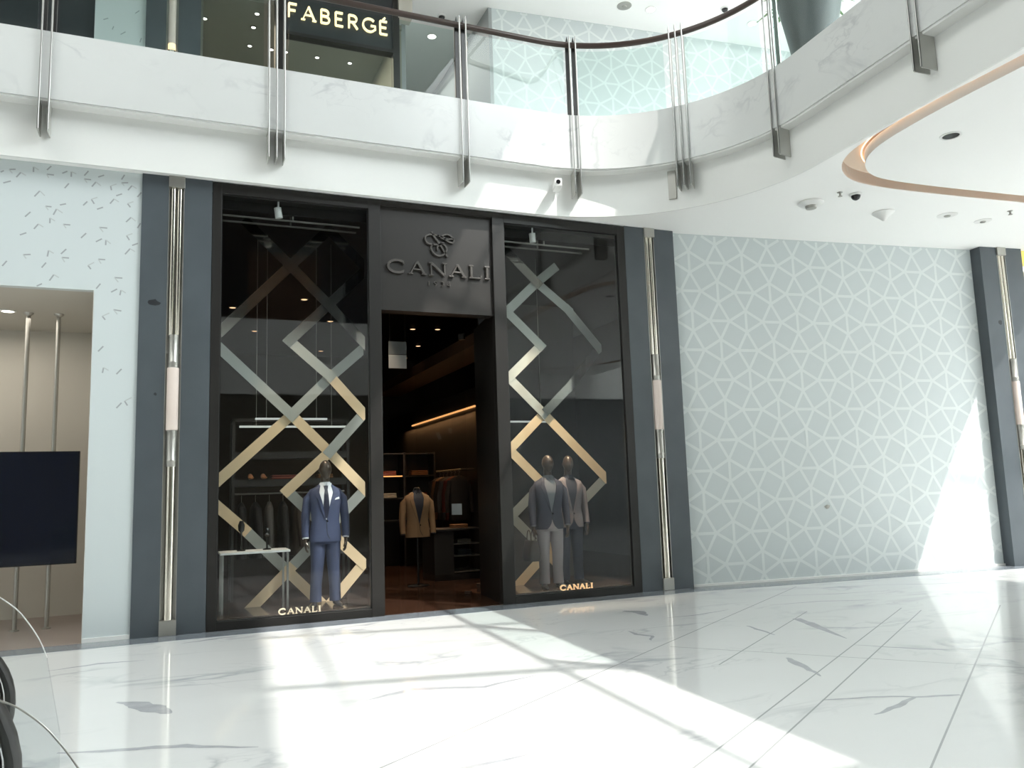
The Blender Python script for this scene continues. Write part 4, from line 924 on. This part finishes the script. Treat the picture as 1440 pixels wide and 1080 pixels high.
def dome_cam(loc, lab, grp=None):
    t = empty('dome_camera', loc, lab, 'security camera', grp)
    m = MB(); m.lathe([(.085, 0), (.085, -.02), (.07, -.028), (.02, -.028)], n=20); m.build('base', M_PLASTIC, t, smooth=True)
    m = MB(); m.lathe([(.062, -.026), (.058, -.05), (.042, -.075), (.02, -.088), (.003, -.09)], n=18); m.build('dome', M_BLACKP, t, smooth=True)
dome_cam((4.65, 4.09, UZ), 'dark dome camera on the corridor ceiling above the handrail'); dome_cam((9.76, 2.0, UZ), 'dark dome camera on the upper ceiling left of the curved glass')
def disc(name, loc, r, h, mat, lab, cat, rim=None):
    t = empty(name, loc, lab, cat)
    m = MB(); m.lathe([(r, 0), (r, -h * .5), (r * .8, -h), (.01, -h)], n=22); m.build('body', mat, t, smooth=True)
    m = MB(); m.lathe([(r * .35, -h), (r * .3, -h - .012), (.01, -h - .014)], n=14); m.build('centre_cap', rim or mat, t, smooth=True)
    return t
disc('ceiling_speaker', (7.86, 2.60, UZ), .14, .015, M_STEELG, 'round grey ceiling speaker on the upper ceiling', 'speaker')

area_light('gallery_fill', (8.5, 1.6, 10.55), 7.0, 2.6, 14, (1, .97, .92)); area_light('corridor_light', (4.6, 6.0, 10.55), 1.2, 4.0, 14, (1, .96, .9))  # wide fill added above the upper gallery to brighten floor and hoarding
# large planter on the upper gallery
pt = empty('planter', (8.12, -1.8, 6.60), 'big dark grey tapered planter standing behind the upper glass railing', 'planter')
m = MB(); m.lathe([(.20, 0), (.22, .02), (.28, .70), (.38, 1.25), (.43, 1.50), (.435, 1.60), (.40, 1.60), (.385, 1.52), (.02, 1.50)], n=36); m.build('pot', M_POT, pt, smooth=True)
m = MB(); m.lathe([(.384, 1.505), (.3, 1.53), (.01, 1.54)], n=24); m.build('soil', M_SOIL, pt, smooth=True)
rnd = random.Random(3); m = MB()
for k in range(110):
    a = rnd.uniform(0, 2 * PI); rr = rnd.uniform(.05, .36); el = rnd.uniform(.1, 1.2); L = rnd.uniform(.3, .6)
    b = Vector((rr * math.cos(a), rr * math.sin(a), 1.52)); d_ = Vector((math.cos(a) * math.cos(el), math.sin(a) * math.cos(el), math.sin(el)))
    s = Vector((-math.sin(a), math.cos(a), 0)) * rnd.uniform(.018, .035); mid = b + d_ * L * .55; tip = b + d_ * L + Vector((0, 0, -.22 * L * (1.5 - el)))
    m.add([b - s * .4, b + s * .4, mid + s, tip, mid - s], [(0, 1, 2, 4), (4, 2, 3)])
m.build('foliage', M_LEAF, pt)

# ================================================================== LOWER CEILING FITTINGS
t = empty('smoke_detector', (8.0, -1.634, H), 'white ribbed ceiling detector nearest the curved fascia', 'smoke detector')
m = MB(); m.lathe([(.17, 0), (.17, -.02), (.13, -.05), (.06, -.055), (.01, -.055)], n=26); m.build('base', M_PLASTIC, t, smooth=True)
m = MB(); m.lathe([(.08, -.05), (.07, -.09), (.03, -.10), (.005, -.10)], n=18); m.build('sensor', M_STEELG, t, smooth=True)
def sprinkler(loc, lab):
    t = empty('sprinkler', loc, lab, 'sprinkler')
    m = MB(); m.lathe([(.035, 0), (.035, -.006), (.012, -.008), (.012, -.05), (.028, -.052), (.028, -.058), (.01, -.06)], n=14); m.build('head', M_STEELG, t, smooth=True)
sprinkler((8.105, -2.058, H), 'small sprinkler beside the dome camera on the lower ceiling'); sprinkler((11.13, -2.25, H), 'small sprinkler at the far right of the lower ceiling by the slot')
dome_cam((8.353, -2.083, H), 'dark dome camera on the lower ceiling below the corner of the warm slot')
t = empty('ceiling_speaker', (9.334, -1.632, H), 'white cone shaped speaker in the middle of the lower ceiling', 'speaker')
m = MB(); m.lathe([(.15, 0), (.15, -.015), (.05, -.10), (.02, -.13), (.005, -.135)], n=24); m.build('cone', M_PLASTIC, t, smooth=True)
disc('ceiling_vent', (10.375, -1.829, H), .14, .012, M_PLASTIC, 'flat round vent on the lower ceiling towards the far pilaster', 'vent', M_STEELG)
disc('access_cover', (11.154, -1.80, H), .12, .012, M_PLASTIC, 'flat round cover rightmost on the lower ceiling', 'cover', M_STEELG)
t = empty('recessed_downlight', (7.975, -3.842, H - .0), 'dark recessed downlight inside the ring of the warm slot', 'ceiling light')
m = MB(); m.lathe([(.115, 0), (.115, -.008), (.09, -.010), (.09, 0)], n=22); m.build('rim', M_PLASTIC, t, smooth=True)
m = MB(); m.lathe([(.088, -.004), (.02, -.006), (.01, -.006)], n=22); m.build('lamp', M_BLACKP, t)
# camera and blank plate on the bulkhead
t = empty('bullet_camera', (4.86, -.12, 5.60), 'white box camera mounted on the bulkhead above the entrance', 'security camera')
m = MB(); m.tube([(0, 0, 0), (0, -.10, .0)], .02, 10); m.box(-.035, .035, -.012, 0, -.04, .04); m.build('bracket', M_PLASTIC, t, smooth=False)
m = MB(); m.box(-.05, .05, -.30, -.06, -.055, .055); m.build('housing', M_PLASTIC, t, bevel=.008, rotz=-.3)
m = MB(); m.lathe([(.03, 0), (.03, -.012), (.005, -.013)], (0, 0, 0), 14, 'y'); o = m.build('lens', M_BLACKP, t); o.location = (-.09, -.285, 0); o.rotation_euler.z = -.3
ap = EP.near((6.2, -1.0)); p, dr = Path(edge_path(.18, n=40)).at(Path(edge_path(.18, n=40)).near((6.36, -.78)))
o = MB().box(-.055, .055, -.03, -.001, 5.38, 5.78).build('blank_bracket', M_STEELG, bevel=.003); o.location = (p.x, p.y, 0); o.rotation_euler.z = math.atan2(dr.y, dr.x)
tag(o, 'flat grey metal plate alone on the curved white bulkhead', 'bracket')

# ================================================================== NICHE SCREEN
for x, lab in ((-1.68, 'left of the two floor to ceiling steel poles in the niche'), (-1.35, 'right of the two floor to ceiling steel poles in the niche')):
    t = empty('steel_pole', (x, 1.42, .006), lab, 'pole')
    m = MB(); m.lathe([(.026, .012), (.026, 3.80)], n=16); m.build('tube', M_STEELG, t, smooth=True)
    m = MB(); m.lathe([(.05, 0), (.05, .012), (.028, .02)], n=16); m.build('foot_flange', M_STEELG, t, smooth=True)
    m = MB(); m.lathe([(.028, 3.775), (.055, 3.80), (.06, 3.818)], n=16); m.build('head_flange', M_STEELG, t, smooth=True)
tv = empty('display_screen', (-1.75, 1.345, 1.43), 'large dark display screen fixed to the two steel poles in the niche', 'screen')
MB().box(-.70, .70, -.03, .03, -.675, .675).build('casing', M_BLACKP, tv, bevel=.004); MB().box(-.685, .685, -.034, -.030, -.66, .66).build('glass_front', M_SCREEN, tv)
m = MB()
for x in (.07, .40): m.box(x - .04, x + .04, .03, .047, -.3, .3)
m.build('bracket', M_BLACKM, tv)
downlight((-1.89, 1.35, 3.819), M_LAMPW, 'bright downlight in the niche ceiling beside the poles', None, .07, M_PLASTIC)

# ================================================================== SHOP BEYOND THE FAR PILASTER
fs = MB(); a0, a1 = RW + .875, RW + 4.2
def wbox(m, s0, s1, b0, b1, z0, z1):
    m.prism([wl(s0, b0), wl(s1, b0), wl(s1, b1), wl(s0, b1)], z0, z1)
wbox(fs, a0, a1, .0, .1, 4.98, H); fs.mat(1); wbox(fs, a0, a1, .35, .45, 4.35, 4.98); fs.mat(2); wbox(fs, a0, a1, .35, .45, 3.5, 4.35); fs.mat(3); wbox(fs, a0, a1, .40, .5, .004, 3.5)
struct(fs.build('wall_far', [M_YELLOW, M_BEIGE, M_SHOPBR, M_DARK]))

# ================================================================== ESCALATOR END
def escalator_side(tip, ax, lab, r=.27, span=1.5):
    """handrail loop round the end of one side; ax points from the escalator out to its end"""
    ax = Vector((*ax, 0)).normalized(); c = Vector(tip) - ax * r
    t = empty('escalator_handrail', (c.x, c.y, 0), lab, 'escalator handrail', None, math.atan2(ax.y, ax.x))
    P = [(-span, 0, c.z + r)] + [(r * math.cos(a), 0, c.z + r * math.sin(a)) for a in [PI / 2 - PI * k / 22 for k in range(23)]] + [(-span, 0, c.z - r)]
    m = MB(); m.tube(P, .017, 12, flat=2.3, up=(0, 1, 0)); m.build('rubber_belt', M_RUBBER, t, smooth=True)
    q = r - .030
    P2 = [(-span, 0, c.z + q)] + [(q * math.cos(a), 0, c.z + q * math.sin(a)) for a in [PI / 2 - PI * k / 22 for k in range(23)]] + [(-span, 0, c.z - q)]
    m = MB(); m.tube(P2, .010, 8, flat=2.0, up=(0, 1, 0)); m.build('guide_rail', M_STEELG, t, smooth=True)
    m = MB(); m.prism_y([(p[0], p[2]) for p in P2], -.005, .005); m.build('glass_side', M_BGLASS, t)
    m = MB(); m.box(-span, r * .3, -.05, .05, .004, c.z - r + .02); m.build('skirt', M_STEELG, t, bevel=.02)
    return t
AX = (.985, .171)
escalator_side((-.518, -6.41, .757), AX, 'farther black escalator handrail loop at the left edge of the floor', .27)
escalator_side((-.302, -7.777, .870), AX, 'nearer black escalator handrail loop in the bottom left corner', .33)
def guard(pts, lab, mat):
    """rounded corner of a clear guard panel with a thin metal edge"""
    P0 = [Vector(p) for p in pts]; P = []
    for i in range(len(P0) - 1):
        a, b, c, d_ = P0[max(i - 1, 0)], P0[i], P0[i + 1], P0[min(i + 2, len(P0) - 1)]
        for q in range(6):
            f = q / 6; P.append(.5 * ((2 * b) + (c - a) * f + (2 * a - 5 * b + 4 * c - d_) * f * f + (3 * b - a - 3 * c + d_) * f ** 3))
    P.append(P0[-1]); top, bot = P[0], P[-1]
    d_ = (bot - top); d_.z = 0; d_.normalize()
    a = top - Vector((AX[0], AX[1], 0)) * 1.1; full = [a + Vector((0, 0, .02))] + P + [Vector((bot.x + d_.x * .05, bot.y + d_.y * .05, bot.z - .25)), Vector((bot.x + d_.x * .06, bot.y + d_.y * .06, .005))]
    t = empty('guard_panel', (bot.x, bot.y, 0), lab, 'guard panel')
    o0 = Vector((bot.x, bot.y, 0))
    m = MB(); m.tube([p - o0 for p in full[:len(P) + 1]], .0022, 8); m.build('metal_edge', mat, t, smooth=True)
    nn = Vector((-d_.y, d_.x, 0)) * .004; poly = [p - o0 for p in full] + [Vector((a.x, a.y, .005)) - o0]
    n = len(poly); m = MB(); m.add([p + nn for p in poly] + [p - nn for p in poly], [list(range(n)), list(range(n, 2 * n))[::-1]] + [(i, (i + 1) % n, n + (i + 1) % n, n + i) for i in range(n)])
    m.build('clear_sheet', M_DGLASS, t)
guard([(-.532, -6.617, 1.148), (-.476, -6.634, 1.103), (-.43, -6.644, 1.042), (-.40, -6.649, .989), (-.381, -6.65, .94)], 'farther clear guard panel with a thin curved edge beside the escalator', M_PLASTIC)
guard([(-.325, -7.839, 1.049), (-.29, -7.851, 1.033), (-.241, -7.866, .995), (-.199, -7.877, .946), (-.167, -7.883, .898)], 'nearer clear guard panel with a thin curved edge in the bottom left corner', M_STEELG)

# ================================================================== REST OF THE ATRIUM (opposite side, roof)
op = MB()
op.box(-12, 26, -14.4, -14.1, 4.45, 6.63); struct(op.build('wall_opposite', M_WHITE))
struct(MB().box(-12, 26, -20, -14.4, 5.24, 6.6).build('ceiling.005', M_CEIL)); 
struct(MB().box(-12, 8, -18.2, -18.0, 0, 5.24).mat(1).box(8, 26, -18.2, -18.0, 0, 5.24).build('wall_opposite.001', [M_OLIVE, M_GREY]))
ow = MB(); ow.box(-12, 26, -18.2, -18.0, 6.6, 14.9); ow.mat(1).box(-3, 1.6, -18.0, -17.95, 6.6, 9.6); ow.mat(2).box(2.2, 4.6, -18.0, -17.95, 6.6, 9.8); ow.mat(0).box(-12, 26, -20, -14.4, 10.65, 11.9)
struct(ow.build('wall_opposite.002', [M_NAVYW, M_DARK, M_SHOPBR]))
struct(MB().box(-12.2, -12, -20, 3.5, 0, 15).build('wall_end', M_WHITE)); 
struct(MB().box(-12, 18, 13.9, 14, 6.6, 15).build('wall_end.001', M_WHITE))
struct(MB().box(26, 26.2, -20, 14, 0, 15).build('wall_end.002', M_CEIL)); struct(MB().box(17.8, 17.9, -1.6, 13.9, 0, 10.6).build('wall_end.003', M_WHITE))
# unseen roof, solid left part shaped to cut off the sun; skylight beams right
RZ = 15.0
def rx(y, x0=8.07): return x0 + .07 * (y + 10)
rf = MB()
rf.prism([(-12, -20), (rx(-20), -20), (rx(-5.6), -5.6), (26, -5.6), (26, 14), (-12, 14)], RZ, RZ + .3)
struct(rf.build('roof', M_ROOF))
bmz = MB()
def beam(x0, y0, x1, y1, w): 
    a = Vector((x0, y0)); b = Vector((x1, y1)); n = (b - a).normalized(); n = Vector((-n.y, n.x)) * w / 2
    bmz.prism([tuple(a + n), tuple(a - n), tuple(b - n), tuple(b + n)], RZ, RZ + .12)
def cross(y_at8, w): beam(7.0, y_at8 + .24, 26, y_at8 - .24 * 18, w)
cross(-13.25, .11); cross(-10.78, .05); cross(-17.5, .11); cross(-7.2, .05)
beam(rx(-20) + .50, -20, rx(-5.6) + .50, -5.6, .015)
struct(bmz.build('roof_beam', M_STEELG))
